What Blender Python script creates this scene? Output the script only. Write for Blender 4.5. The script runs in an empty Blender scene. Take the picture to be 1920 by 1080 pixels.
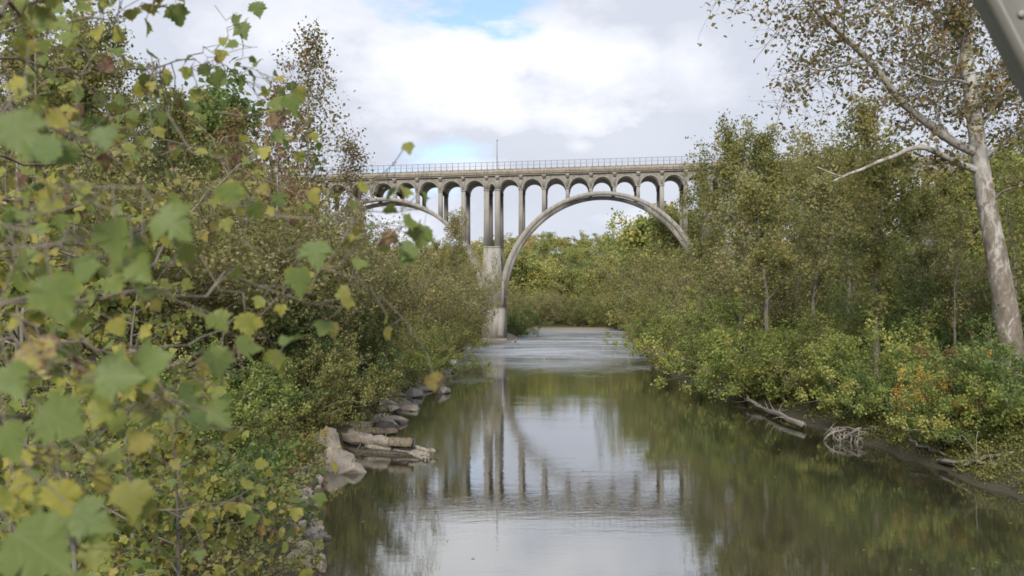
import bpy, bmesh, math, random
import numpy as np
from mathutils import Vector

# ------------------------------------------------------------------ camera, sky, sun, exposure
sc = bpy.context.scene
COL = sc.collection
FPX, UH, VH, EYE = 1700.0, 960.0, 585.0, 8.0      # focal length in photo pixels, horizon, eye height above the water
cam_d = bpy.data.cameras.new('camera'); cam = bpy.data.objects.new('camera', cam_d); COL.objects.link(cam)
cam.location = (0, 0, EYE); cam.rotation_euler = (math.radians(90), 0, 0)
cam_d.sensor_width = 36; cam_d.lens = FPX / 1920 * 36; cam_d.shift_y = (VH - 540) / 1920
cam_d.clip_start = 0.05; cam_d.clip_end = 8000
cam_d.dof.use_dof = True; cam_d.dof.focus_distance = 90; cam_d.dof.aperture_fstop = 3.4
sc.camera = cam

SUN_EL, SUN_AZ = math.radians(32), math.radians(192)   # azimuth clockwise from +Y: behind the camera, a little to the left
world = bpy.data.worlds.new('World'); sc.world = world; world.use_nodes = True
nt = world.node_tree; nt.nodes.clear()
def N(t, kind, **kw):
    n = t.nodes.new(kind)
    for k, v in kw.items(): setattr(n, k, v)
    return n
def L(t, a, b): t.links.new(a, b)
def math_node(t, op, a, b=None, clamp=False):
    n = N(t, 'ShaderNodeMath', operation=op); n.use_clamp = clamp
    for i, v in enumerate((a, b)):
        if v is None: continue
        if isinstance(v, (int, float)): n.inputs[i].default_value = v
        else: L(t, v, n.inputs[i])
    return n.outputs[0]
def ramp(t, fac, stops, interp='LINEAR'):
    n = N(t, 'ShaderNodeValToRGB'); cr = n.color_ramp; cr.interpolation = interp
    while len(cr.elements) < len(stops): cr.elements.new(0.5)
    for e, (p, c) in zip(cr.elements, stops):
        e.position = p; e.color = (*c, 1) if len(c) == 3 else c
    if fac is not None: L(t, fac, n.inputs[0])
    return n.outputs[0]
def mixc(t, fac, a, b, mode='MIX'):
    n = N(t, 'ShaderNodeMix', data_type='RGBA', blend_type=mode)
    for i, v in ((0, fac), (6, a), (7, b)):
        if isinstance(v, (int, float)): n.inputs[i].default_value = v
        elif isinstance(v, tuple): n.inputs[i].default_value = (*v, 1) if len(v) == 3 else v
        else: L(t, v, n.inputs[i])
    return n.outputs[2]
def noise(t, vec, scale, detail=4, rough=0.5, dist=0.0, out=0):
    n = N(t, 'ShaderNodeTexNoise'); n.inputs['Scale'].default_value = scale; n.inputs['Detail'].default_value = detail
    n.inputs['Roughness'].default_value = rough; n.inputs['Distortion'].default_value = dist
    if vec is not None: L(t, vec, n.inputs['Vector'])
    return n.outputs[out]
def mapping(t, vec, scale=(1, 1, 1), loc=(0, 0, 0)):
    n = N(t, 'ShaderNodeMapping'); n.inputs['Scale'].default_value = scale; n.inputs['Location'].default_value = loc
    L(t, vec, n.inputs['Vector']); return n.outputs[0]

sky = N(nt, 'ShaderNodeTexSky', sky_type='NISHITA'); sky.sun_disc = False
sky.sun_elevation = SUN_EL; sky.sun_rotation = SUN_AZ; sky.altitude = 200; sky.dust_density = 1.0
wtc = N(nt, 'ShaderNodeTexCoord'); D = wtc.outputs['Generated']
sep = N(nt, 'ShaderNodeSeparateXYZ'); L(nt, D, sep.inputs[0])
ysafe = math_node(nt, 'MAXIMUM', math_node(nt, 'ABSOLUTE', sep.outputs['Y']), 0.05)
px = math_node(nt, 'DIVIDE', sep.outputs['X'], ysafe); pz = math_node(nt, 'DIVIDE', sep.outputs['Z'], ysafe)
cv = mapping(nt, D, (1.0, 1.0, 1.9))
wob = noise(nt, cv, 9, 5, 0.6)
wobc = math_node(nt, 'SUBTRACT', wob, 0.5)
def blob(u, v, wu, wv):
    """soft cloud gap or bright bank in a direction of the sky; ragged by the noise"""
    a = math_node(nt, 'DIVIDE', math_node(nt, 'SUBTRACT', px, (u - UH) / FPX), wu / FPX)
    b = math_node(nt, 'DIVIDE', math_node(nt, 'SUBTRACT', pz, (VH - v) / FPX), wv / FPX)
    r2 = math_node(nt, 'ADD', math_node(nt, 'MULTIPLY', a, a), math_node(nt, 'MULTIPLY', b, b))
    r2 = math_node(nt, 'ADD', math_node(nt, 'SQRT', r2), math_node(nt, 'MULTIPLY', wobc, 2.4))
    return math_node(nt, 'SUBTRACT', 1.0, math_node(nt, 'MINIMUM', r2, 1.0), True)
holes = None
for u, v, wu, wv, g in ((850, -12, 200, 70, 2.6), (950, 42, 70, 36, 1.6), (852, 286, 110, 34, 1.1), (760, 350, 95, 36, 1.1), (1500, -260, 300, 120, 1.5), (300, -300, 300, 100, 1.5)):
    b = math_node(nt, 'MULTIPLY', blob(u, v, wu, wv), g, True)
    holes = b if holes is None else math_node(nt, 'MAXIMUM', holes, b)
white = None
for u, v, wu, wv, g in ((830, 130, 290, 120, 1.0), (1110, 120, 210, 130, .95), (560, 20, 250, 110, .6), (880, 312, 90, 26, 1.0), (760, 430, 150, 60, .9), (1180, 415, 120, 26, .8), (1290, 120, 120, 100, .6), (1090, 275, 34, 16, .35), (760, 258, 44, 18, .35)):
    b = math_node(nt, 'MULTIPLY', blob(u, v, wu, wv), g, True)
    white = b if white is None else math_node(nt, 'MAXIMUM', white, b)
big = noise(nt, cv, 3.2, 6, 0.55)
shade = math_node(nt, 'ADD', math_node(nt, 'MULTIPLY', math_node(nt, 'POWER', white, 0.6), 0.62), math_node(nt, 'MULTIPLY', math_node(nt, 'SUBTRACT', big, 0.36), 1.1), True)
CLOUD = 9.5
cloud = ramp(nt, shade, [(0.0, (.56, .595, .68)), (0.3, (.625, .655, .74)), (0.6, (.78, .80, .86)), (0.85, (.95, .955, .97))])
cloud = mixc(nt, 1.0, cloud, (CLOUD, CLOUD, CLOUD), 'MULTIPLY')
blue = mixc(nt, 0.35, mixc(nt, 1.0, sky.outputs[0], (1.7, 1.75, 1.85), 'MULTIPLY'), (4.3, 6.0, 8.6))
ragged = ramp(nt, noise(nt, mapping(nt, D, (1.0, 1.0, 2.6)), 16, 6, .62), [(.34, (.15, .15, .15)), (.56, (1, 1, 1))])
holes = math_node(nt, 'MULTIPLY', holes, ragged)
col = mixc(nt, holes, cloud, blue)
bg = N(nt, 'ShaderNodeBackground'); bg.inputs['Strength'].default_value = 0.085
L(nt, col, bg.inputs['Color'])
wo = N(nt, 'ShaderNodeOutputWorld'); L(nt, bg.outputs[0], wo.inputs['Surface'])

sd = bpy.data.lights.new('sun', 'SUN'); sd.energy = 2.2; sd.angle = math.radians(16); sd.color = (1.0, .95, .87)
sun = bpy.data.objects.new('sun', sd); COL.objects.link(sun)
sdir = Vector((math.sin(SUN_AZ) * math.cos(SUN_EL), math.cos(SUN_AZ) * math.cos(SUN_EL), math.sin(SUN_EL)))
sun.rotation_euler = sdir.to_track_quat('Z', 'Y').to_euler(); sun.location = (-40, -60, 90)
sc.view_settings.view_transform = 'Standard'; sc.view_settings.look = 'None'
sc.view_settings.exposure = 0.60; sc.view_settings.gamma = 1.0
sc.render.engine = 'CYCLES'
cy = sc.cycles
cy.max_bounces = 6; cy.diffuse_bounces = 3; cy.glossy_bounces = 3; cy.transmission_bounces = 3; cy.transparent_max_bounces = 12
cy.volume_bounces = 0; cy.caustics_reflective = False; cy.caustics_refractive = False
cy.filter_width = 1.7; cy.use_denoising = True

# ------------------------------------------------------------------ helpers
def W(u, v, Y): return np.array(((u - UH) / FPX * Y, Y, EYE + (VH - v) / FPX * Y))
def ground_y(v, z=0.0): return FPX * (EYE - z) / (v - VH)

class Geo:
    """collects polygons for ONE mesh object"""
    def __init__(s): s.V = []; s.F = []; s.T = []; s.n = 0; s.A = []; s.Q = []
    def add(s, V, F, tint=None, co=None):
        V = np.asarray(V, float).reshape(-1, 3); F = np.asarray(F, int)
        s.V.append(V); s.F.append((F + s.n).ravel()); s.T.append(np.full(len(F), F.shape[1], int))
        s.A.append(np.zeros(len(V)) if tint is None else np.broadcast_to(np.asarray(tint, float), (len(V),)).copy()); s.Q.append(co); s.n += len(V)
    def box(s, x0, x1, y0, y1, z0, z1, sh=None):
        """axis-aligned box; sh(x) lifts z with the grade"""
        V = np.array([(x, y, z) for z in (z0, z1) for y in (y0, y1) for x in (x0, x1)], float)
        if sh: V[:, 2] += [sh(x) for x in V[:, 0]]
        s.add(V, [(0, 2, 3, 1), (4, 5, 7, 6), (0, 1, 5, 4), (2, 6, 7, 3), (0, 4, 6, 2), (1, 3, 7, 5)])
    def taper(s, x, y, z0, z1, h0, h1, d0, d1):
        """tapered block: half widths h (x) and d (y) at bottom and top"""
        V = [(x + a * h, y + b * d, z) for z, h, d in ((z0, h0, d0), (z1, h1, d1)) for b in (-1, 1) for a in (-1, 1)]
        s.add(V, [(0, 2, 3, 1), (4, 5, 7, 6), (0, 1, 5, 4), (2, 6, 7, 3), (0, 4, 6, 2), (1, 3, 7, 5)])
    def tube(s, P, R, sides=6, cap=True):
        P = np.asarray(P, float); R = np.broadcast_to(np.asarray(R, float), (len(P),)); k = len(P)
        T = np.gradient(P, axis=0); T /= np.linalg.norm(T, axis=1)[:, None] + 1e-9
        ref = np.array((1., .13, 0)) if abs(T[:, 2].mean()) > .75 else np.array((0, .1, 1.))
        A = np.cross(T, ref); A /= np.linalg.norm(A, axis=1)[:, None] + 1e-9
        B = np.cross(T, A)
        th = np.arange(sides) * 2 * math.pi / sides
        V = P[:, None] + R[:, None, None] * (np.cos(th)[None, :, None] * A[:, None] + np.sin(th)[None, :, None] * B[:, None])
        i = np.arange(k - 1)[:, None] * sides; j = np.arange(sides)[None]; j2 = (j + 1) % sides
        F = np.stack((i + j, i + j2, i + sides + j2, i + sides + j), -1).reshape(-1, 4)
        s.add(V, F)
        if cap:
            c = len(s.V) - 1; off = s.n - k * sides
            s.F.append(np.arange(sides)[::-1] + off); s.T.append(np.array([sides]))
            s.F.append(np.arange(sides) + off + (k - 1) * sides); s.T.append(np.array([sides]))
    def build(s, name, mat=None, parent=None, smooth=False, tint=False):
        me = bpy.data.meshes.new(name)
        V = np.concatenate(s.V) if s.V else np.zeros((0, 3)); F = np.concatenate(s.F) if s.F else np.zeros(0, int)
        T = np.concatenate(s.T) if s.T else np.zeros(0, int)
        me.vertices.add(len(V)); me.vertices.foreach_set('co', V.astype(np.float32).ravel())
        me.loops.add(len(F)); me.loops.foreach_set('vertex_index', F.astype(np.int32))
        me.polygons.add(len(T)); me.polygons.foreach_set('loop_start', np.concatenate(([0], np.cumsum(T)[:-1])).astype(np.int32) if len(T) else [])
        if tint:
            a = me.attributes.new('tint', 'FLOAT', 'POINT'); a.data.foreach_set('value', np.concatenate(s.A).astype(np.float32))
        if tint and all(q is not None for q in s.Q) and s.Q:
            a = me.attributes.new('leafco', 'FLOAT_VECTOR', 'POINT'); a.data.foreach_set('vector', np.concatenate(s.Q).astype(np.float32).ravel())
        me.update(calc_edges=True); me.validate()
        if smooth: me.polygons.foreach_set('use_smooth', np.ones(len(me.polygons), bool))
        if mat: me.materials.append(mat)
        o = bpy.data.objects.new(name, me); COL.objects.link(o)
        if parent: o.parent = parent
        return o
def tag(o, label=None, cat=None, group=None, kind=None):
    if label: o['label'] = label
    if cat: o['category'] = cat
    if group: o['group'] = group
    if kind: o['kind'] = kind
    return o
def empty(name, loc=(0, 0, 0), rz=0.0):
    o = bpy.data.objects.new(name, None); COL.objects.link(o); o.location = loc; o.rotation_euler = (0, 0, rz)
    o.empty_display_size = .3
    return o
def kids(o): return [c for c in bpy.data.objects if c.parent is o]

# ------------------------------------------------------------------ materials
def new_mat(name):
    m = bpy.data.materials.new(name); m.use_nodes = True; t = m.node_tree; t.nodes.clear()
    out = N(t, 'ShaderNodeOutputMaterial'); return m, t, out
def principled(t, out, base, rough=.8, spec=.3, normal=None):
    b = N(t, 'ShaderNodeBsdfPrincipled')
    if isinstance(base, tuple): b.inputs['Base Color'].default_value = (*base, 1)
    else: L(t, base, b.inputs['Base Color'])
    if isinstance(rough, (int, float)): b.inputs['Roughness'].default_value = rough
    else: L(t, rough, b.inputs['Roughness'])
    b.inputs['Specular IOR Level'].default_value = spec
    if normal is not None: L(t, normal, b.inputs['Normal'])
    if out is not None: L(t, b.outputs[0], out.inputs['Surface'])
    return b
def bump(t, h, strength=.4, dist=.1, normal=None):
    n = N(t, 'ShaderNodeBump'); n.inputs['Strength'].default_value = strength; n.inputs['Distance'].default_value = dist
    L(t, h, n.inputs['Height'])
    if normal is not None: L(t, normal, n.inputs['Normal'])
    return n.outputs[0]
def objco(t): return N(t, 'ShaderNodeTexCoord').outputs['Object']
def leaf_mat(name, stops, trans=.38, var=.10, gloss=.25, k=1.75, lobed=False):
    """leaf colour runs along the leaf's own tint; each plant shifts a little"""
    m, t, out = new_mat(name)
    at = N(t, 'ShaderNodeAttribute', attribute_name='tint').outputs['Fac']
    oi = N(t, 'ShaderNodeObjectInfo').outputs['Random']
    f = math_node(t, 'ADD', at, math_node(t, 'MULTIPLY', math_node(t, 'SUBTRACT', oi, .5), var * 2), True)
    vein = None
    if lobed:                                               # veins, blotches and scorched margins in the leaf's own coordinates
        lc = N(t, 'ShaderNodeAttribute', attribute_name='leafco').outputs['Vector']
        s = N(t, 'ShaderNodeSeparateXYZ'); L(t, lc, s.inputs[0])
        bl = noise(t, lc, 2.6, 4, .6); edge = math_node(t, 'ADD', math_node(t, 'POWER', math_node(t, 'ABSOLUTE', s.outputs['X']), 2.0), math_node(t, 'POWER', math_node(t, 'ABSOLUTE', math_node(t, 'SUBTRACT', s.outputs['Y'], .42)), 2.0))
        per = math_node(t, 'FRACT', math_node(t, 'MULTIPLY', s.outputs['Z'], .37))
        spot = math_node(t, 'MULTIPLY', math_node(t, 'ADD', math_node(t, 'SUBTRACT', bl, .52), math_node(t, 'MULTIPLY', math_node(t, 'SUBTRACT', edge, .20), .55)), math_node(t, 'MULTIPLY', per, 1.1))
        f = math_node(t, 'ADD', f, math_node(t, 'MAXIMUM', spot, -.12), True)
        ax = math_node(t, 'ABSOLUTE', s.outputs['X']); ang = math_node(t, 'ARCTAN2', ax, math_node(t, 'ADD', s.outputs['Y'], .02)); r = math_node(t, 'SQRT', math_node(t, 'ADD', edge, .0))
        rr = math_node(t, 'ADD', ax, math_node(t, 'ABSOLUTE', s.outputs['Y']))
        for a0 in (0.0, .62, 1.25):
            q = math_node(t, 'MULTIPLY', math_node(t, 'ABSOLUTE', math_node(t, 'SUBTRACT', ang, a0)), rr)
            q = math_node(t, 'SUBTRACT', 1.0, math_node(t, 'DIVIDE', q, .022), True)
            vein = q if vein is None else math_node(t, 'MAXIMUM', vein, q)
        side = math_node(t, 'ABSOLUTE', math_node(t, 'SUBTRACT', math_node(t, 'FRACT', math_node(t, 'MULTIPLY', math_node(t, 'SUBTRACT', s.outputs['Y'], math_node(t, 'MULTIPLY', ax, .75)), 6.0)), .5))
        vein = math_node(t, 'MAXIMUM', vein, math_node(t, 'MULTIPLY', math_node(t, 'SUBTRACT', 1.0, math_node(t, 'DIVIDE', side, .07), True), .45))
    c = ramp(t, f, [(p, tuple(k * x for x in q)) for p, q in stops])
    if lobed: c = mixc(t, math_node(t, 'MULTIPLY', vein, .45), c, (.34, .36, .16))
    b = principled(t, None, c, .5 if lobed else .55, gloss)
    tr = N(t, 'ShaderNodeBsdfTranslucent'); L(t, c, tr.inputs['Color'])
    mx = N(t, 'ShaderNodeMixShader'); mx.inputs[0].default_value = trans
    L(t, b.outputs[0], mx.inputs[1]); L(t, tr.outputs[0], mx.inputs[2]); L(t, mx.outputs[0], out.inputs['Surface'])
    return m
LEAF = {
 'olive':  leaf_mat('olive_leaves', [(0, (.060, .072, .024)), (.35, (.122, .128, .040)), (.7, (.185, .170, .058)), (1, (.215, .155, .066))], k=2.0),
 'lime':   leaf_mat('lime_leaves', [(0, (.070, .098, .026)), (.4, (.142, .166, .044)), (.75, (.215, .212, .060)), (1, (.29, .22, .07))], k=2.2),
 'green':  leaf_mat('green_leaves', [(0, (.040, .065, .022)), (.5, (.085, .120, .034)), (1, (.160, .175, .050))], k=2.15),
 'brown':  leaf_mat('brown_leaves', [(0, (.085, .092, .036)), (.4, (.150, .145, .060)), (.75, (.190, .165, .075)), (1, (.215, .150, .075))], k=2.15),
 'gold':   leaf_mat('golden_leaves', [(0, (.14, .14, .03)), (.4, (.30, .22, .05)), (1, (.50, .27, .08))]),
 'rust':   leaf_mat('rusty_leaves', [(0, (.09, .06, .03)), (.5, (.17, .085, .045)), (1, (.22, .11, .06))]),
 'pale':   leaf_mat('pale_hill_leaves', [(0, (.085, .115, .036)), (.4, (.165, .190, .058)), (.75, (.245, .225, .070)), (1, (.30, .20, .085))], k=2.25),
 'sycamore': leaf_mat('sycamore_leaves', [(0, (.055, .060, .025)), (.45, (.110, .105, .035)), (.75, (.150, .100, .045)), (1, (.17, .085, .05))], k=2.1),
 'maple':  leaf_mat('lobed_leaves', [(0, (.120, .170, .052)), (.30, (.155, .198, .050)), (.48, (.215, .232, .05)), (.64, (.33, .30, .06)), (.76, (.30, .235, .08)), (.86, (.16, .088, .05)), (1, (.10, .05, .035))], .40, .0, .35, 1.3, True),
 'wood':   leaf_mat('far_wood_leaves', [(0, (.07, .085, .034)), (.35, (.135, .150, .048)), (.6, (.185, .185, .060)), (.8, (.235, .19, .075)), (1, (.27, .15, .07))], k=2.2),
}
def bark(name, a, b, scale=6.0, rough=.9, zs=.18):
    m, t, out = new_mat(name); co = objco(t); st = mapping(t, co, (1, 1, zs))
    f = noise(t, st, scale, 5, .6)
    c = ramp(t, f, [(.32, a), (.66, b)])
    principled(t, out, c, rough, .2, bump(t, f, .6, .04)); return m
BARK = bark('grey_bark', (.12, .105, .088), (.28, .25, .215))
TWIG = bark('brown_twigs', (.15, .125, .095), (.30, .255, .205))
DRIFT = bark('weathered_wood', (.06, .05, .038), (.165, .135, .105), 9.0, .9, .6)
PALEWOOD = bark('pale_weathered_wood', (.09, .072, .054), (.25, .208, .16), 9.0, .9, .6)
SILVER = bark('silvered_driftwood', (.17, .148, .12), (.40, .36, .305), 9.0, .9, .6)
SAWN = bark('sawn_wood', (.11, .09, .065), (.25, .21, .155), 9.0, .9, .5)
def white_bark():
    m, t, out = new_mat('mottled_sycamore_bark'); co = objco(t)
    st = mapping(t, co, (1, 1, .5))
    n1 = noise(t, st, 2.2, 6, .62, .6); n2 = noise(t, st, 7, 4, .6)
    s = N(t, 'ShaderNodeSeparateXYZ'); L(t, co, s.inputs[0])
    up = N(t, 'ShaderNodeMapRange'); L(t, s.outputs['Z'], up.inputs[0]); up.inputs[1].default_value = 3; up.inputs[2].default_value = 15
    up.inputs[3].default_value = .11; up.inputs[4].default_value = -.05
    f = math_node(t, 'ADD', math_node(t, 'ADD', math_node(t, 'MULTIPLY', n1, .75), math_node(t, 'MULTIPLY', n2, .25)), up.outputs[0])
    c = ramp(t, f, [(.40, (.53, .51, .475)), (.49, (.41, .385, .345)), (.55, (.25, .215, .175)), (.68, (.16, .13, .10))])
    principled(t, out, c, .8, .25, bump(t, f, .5, .05)); return m
WHITEBARK = white_bark()
def concrete():
    m, t, out = new_mat('weathered_concrete'); co = objco(t)
    st = mapping(t, co, (1, 1, .12))
    streak = noise(t, st, 1.1, 6, .65); grain = noise(t, co, .35, 5, .6); fine = noise(t, co, 6, 3, .6)
    c = ramp(t, streak, [(.28, (.15, .138, .12)), (.42, (.30, .282, .252)), (.58, (.395, .372, .332)), (.75, (.46, .44, .40))])
    c = mixc(t, math_node(t, 'MULTIPLY', grain, .55, True), c, (.28, .25, .212))
    principled(t, out, c, .9, .2, bump(t, fine, .25, .05)); return m
CONC = concrete()
def parapet_concrete():
    m, t, out = new_mat('parapet_concrete'); co = objco(t)
    g = noise(t, co, .6, 6, .65); st = noise(t, mapping(t, co, (1, 1, .15)), 2.0, 5, .6)
    c = ramp(t, g, [(.3, (.30, .262, .212)), (.7, (.42, .375, .315))])
    c = mixc(t, ramp(t, st, [(.50, (0, 0, 0)), (.70, (.8, .8, .8))]), c, (.15, .13, .105))
    principled(t, out, c, .9, .2); return m
PARA = parapet_concrete()
def metal(name, col, rough=.5, met=.6):
    m, t, out = new_mat(name); co = objco(t); n = noise(t, co, 9, 4, .6)
    b = principled(t, out, mixc(t, math_node(t, 'MULTIPLY', n, .5), col, tuple(.7 * x for x in col)), rough, .4); b.inputs['Metallic'].default_value = met
    return m
STEEL = metal('galvanised_steel', (.16, .18, .20), .5, .5)
def mesh_mat():
    m, t, out = new_mat('wire_mesh'); 
    b = principled(t, None, (.26, .29, .33), .6, .3); tr = N(t, 'ShaderNodeBsdfTransparent')
    mx = N(t, 'ShaderNodeMixShader'); mx.inputs[0].default_value = .16
    L(t, tr.outputs[0], mx.inputs[1]); L(t, b.outputs[0], mx.inputs[2]); L(t, mx.outputs[0], out.inputs['Surface']); return m
WIRE = mesh_mat()
def paint():
    m, t, out = new_mat('grey_bridge_paint'); co = objco(t); n = noise(t, co, 3, 5, .6); n2 = noise(t, co, 40, 3, .6)
    c = ramp(t, n, [(.3, (.22, .215, .19)), (.52, (.34, .335, .305)), (.62, (.36, .355, .325)), (.70, (.20, .135, .09))])
    principled(t, out, c, .55, .35, bump(t, n2, .08, .01)); return m
PAINT = paint()
def rock_mat(name, a, b):
    m, t, out = new_mat(name); co = objco(t)
    n1 = noise(t, co, 2.2, 6, .65); n2 = noise(t, co, 14, 4, .65)
    c = ramp(t, math_node(t, 'ADD', math_node(t, 'MULTIPLY', n1, .6), math_node(t, 'MULTIPLY', n2, .4)), [(.36, a), (.62, b)])
    principled(t, out, c, .9, .25, bump(t, n2, .5, .06)); return m
ROCK = rock_mat('grey_rock', (.15, .135, .115), (.38, .345, .30))
PALEROCK = rock_mat('pale_rock', (.22, .19, .15), (.46, .405, .335))

# ------------------------------------------------------------------ the ground, the river
YS = [-200, 0, 27, 43, 51, 60, 74, 88, 104, 118, 130, 160, 181, 203, 212, 222, 236, 250, 270, 300, 316, 350, 390]
XL = [-6, -5.0, -5.6, -9.3, -9.0, -9.2, -9.8, -10.0, -9.6, -9.4, -9.0, -9.4, -9.8, -9.7, -7, -3.2, -.4, .2, .8, 3, 5, 8, 12]
YR = [-200, 0, 39, 48, 60, 78, 94, 118, 150, 181, 247, 300, 330, 346, 352, 400]
XR = [25, 23, 21.6, 21.6, 21.2, 20.8, 20.3, 19.8, 22.5, 26.6, 33, 38, 41, 44, 400, 400]
_rs = np.random.RandomState(7)
_wv = [(_rs.uniform(.01, .35), _rs.uniform(0, 6.28), _rs.uniform(0, 6.28)) for _ in range(14)]
def wig(x, y):
    s = 0
    for k, (f, a, p) in enumerate(_wv): s = s + np.sin(f * (x * math.cos(a) + y * math.sin(a)) + p) * (.35 / (f + .12)) * .12
    return s
def sstep(a, b, x):
    t = np.clip((x - a) / (b - a), 0, 1); return t * t * (3 - 2 * t)
def bank(x, y):
    """metres outside the waterline (negative in the river)"""
    d = np.maximum(np.interp(y, YS, XL) - x, x - np.interp(y, YR, XR))
    jig = np.sin(y * .9 + 1) * .25 + np.sin(y * 2.3) * .15
    return np.maximum(d, (y - 388)) + jig
def H(x, y):
    x = np.asarray(x, float); y = np.asarray(y, float)
    d = bank(x, y)
    land = np.interp(d, [0, .6, 3.5, 9, 20, 45, 90], [0, .35, 1.9, 3.0, 4.0, 4.8, 5.6])
    bar = sstep(196, 212, y) * (1 - sstep(253, 262, y)) * sstep(-14, -11, x) * (1 - sstep(8, 9, x))
    land = land * (1 - bar) + bar * np.interp(d, [0, 1, 4, 12], [0, .25, .6, 1.6])
    far = sstep(385, 389, y) * (1 - sstep(400, 412, y)); land = land * (1 - far) + far * np.interp(d, [0, 2, 20], [0, .8, 1.8])
    land = land + wig(x, y) * np.clip(d / 12, 0, 1) * .8
    hl = sstep(-52, -185, x) * 44; hr = sstep(105, 235, x) * 46
    hf = sstep(425, 690, y) * (40 + 5 * np.sin(x * .021 + .6))
    hill = np.maximum(np.maximum(hl, hr), hf) + np.minimum(np.minimum(hl, hf), 12) * .2
    hill = hill + (wig(x * .25, y * .25) * 3) * np.clip(hill / 20, 0, 1)
    bed = np.maximum(d * .5, -2.2)
    return np.where(d < 0, bed, land + hill * np.clip(d / 10, 0, 1))
def h1(x, y): return float(H(np.array([x]), np.array([y]))[0])

def spaced(pts):
    out = []
    for (a, b, st) in pts: out += list(np.arange(a, b, st))
    return np.array(out)
gx = spaced([(-3000, -600, 240), (-600, -200, 25), (-200, -40, 5), (-40, -14, 1.3), (-14, 3, .45), (3, 17, 2), (17, 34, .5), (34, 60, 2), (60, 250, 5), (250, 700, 30), (700, 3001, 230)])
gy = spaced([(-300, -20, 20), (-20, 130, 1.2), (130, 262, 2), (262, 380, 4), (380, 420, 1.5), (420, 800, 9), (800, 3801, 200)])
GX, GY = np.meshgrid(gx, gy); GZ = H(GX, GY)
g = Geo(); nx, ny = len(gx), len(gy)
ii = np.arange(ny - 1)[:, None] * nx; jj = np.arange(nx - 1)[None]
g.add(np.stack((GX, GY, GZ), -1).reshape(-1, 3), np.stack((ii + jj, ii + jj + 1, ii + nx + jj + 1, ii + nx + jj), -1).reshape(-1, 4))
def ground_mat():
    m, t, out = new_mat('bank_soil'); co = objco(t)
    n1 = noise(t, co, .12, 6, .6); n2 = noise(t, co, 1.6, 6, .65); n3 = noise(t, co, 9, 4, .7)
    c = ramp(t, n2, [(.3, (.045, .045, .022)), (.5, (.085, .080, .036)), (.68, (.13, .105, .055))])
    c = mixc(t, ramp(t, n1, [(.42, (0, 0, 0)), (.6, (.7, .7, .7))]), c, (.06, .075, .026))
    s = N(t, 'ShaderNodeSeparateXYZ'); L(t, co, s.inputs[0])
    mud = N(t, 'ShaderNodeMapRange'); L(t, math_node(t, 'ADD', s.outputs['Z'], math_node(t, 'MULTIPLY', n2, .9)), mud.inputs[0])
    mud.inputs[1].default_value = .7; mud.inputs[2].default_value = 1.6; mud.inputs[3].default_value = 1; mud.inputs[4].default_value = 0
    mudc = ramp(t, n3, [(.3, (.052, .048, .030)), (.7, (.125, .108, .075))])
    c = mixc(t, mud.outputs[0], c, mudc)
    grv = N(t, 'ShaderNodeMapRange'); L(t, s.outputs['Y'], grv.inputs[0]); grv.inputs[1].default_value = 194; grv.inputs[2].default_value = 208
    gz = N(t, 'ShaderNodeMapRange'); L(t, s.outputs['Z'], gz.inputs[0]); gz.inputs[1].default_value = 1.0; gz.inputs[2].default_value = 1.7; gz.inputs[3].default_value = 1; gz.inputs[4].default_value = 0
    c = mixc(t, math_node(t, 'MULTIPLY', grv.outputs[0], gz.outputs[0], True), c, ramp(t, n3, [(.35, (.17, .15, .115)), (.65, (.33, .30, .24))]))
    principled(t, out, c, .95, .15, bump(t, n3, .6, .12)); return m
tag(g.build('ground', ground_mat(), smooth=True), kind='structure')

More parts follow.
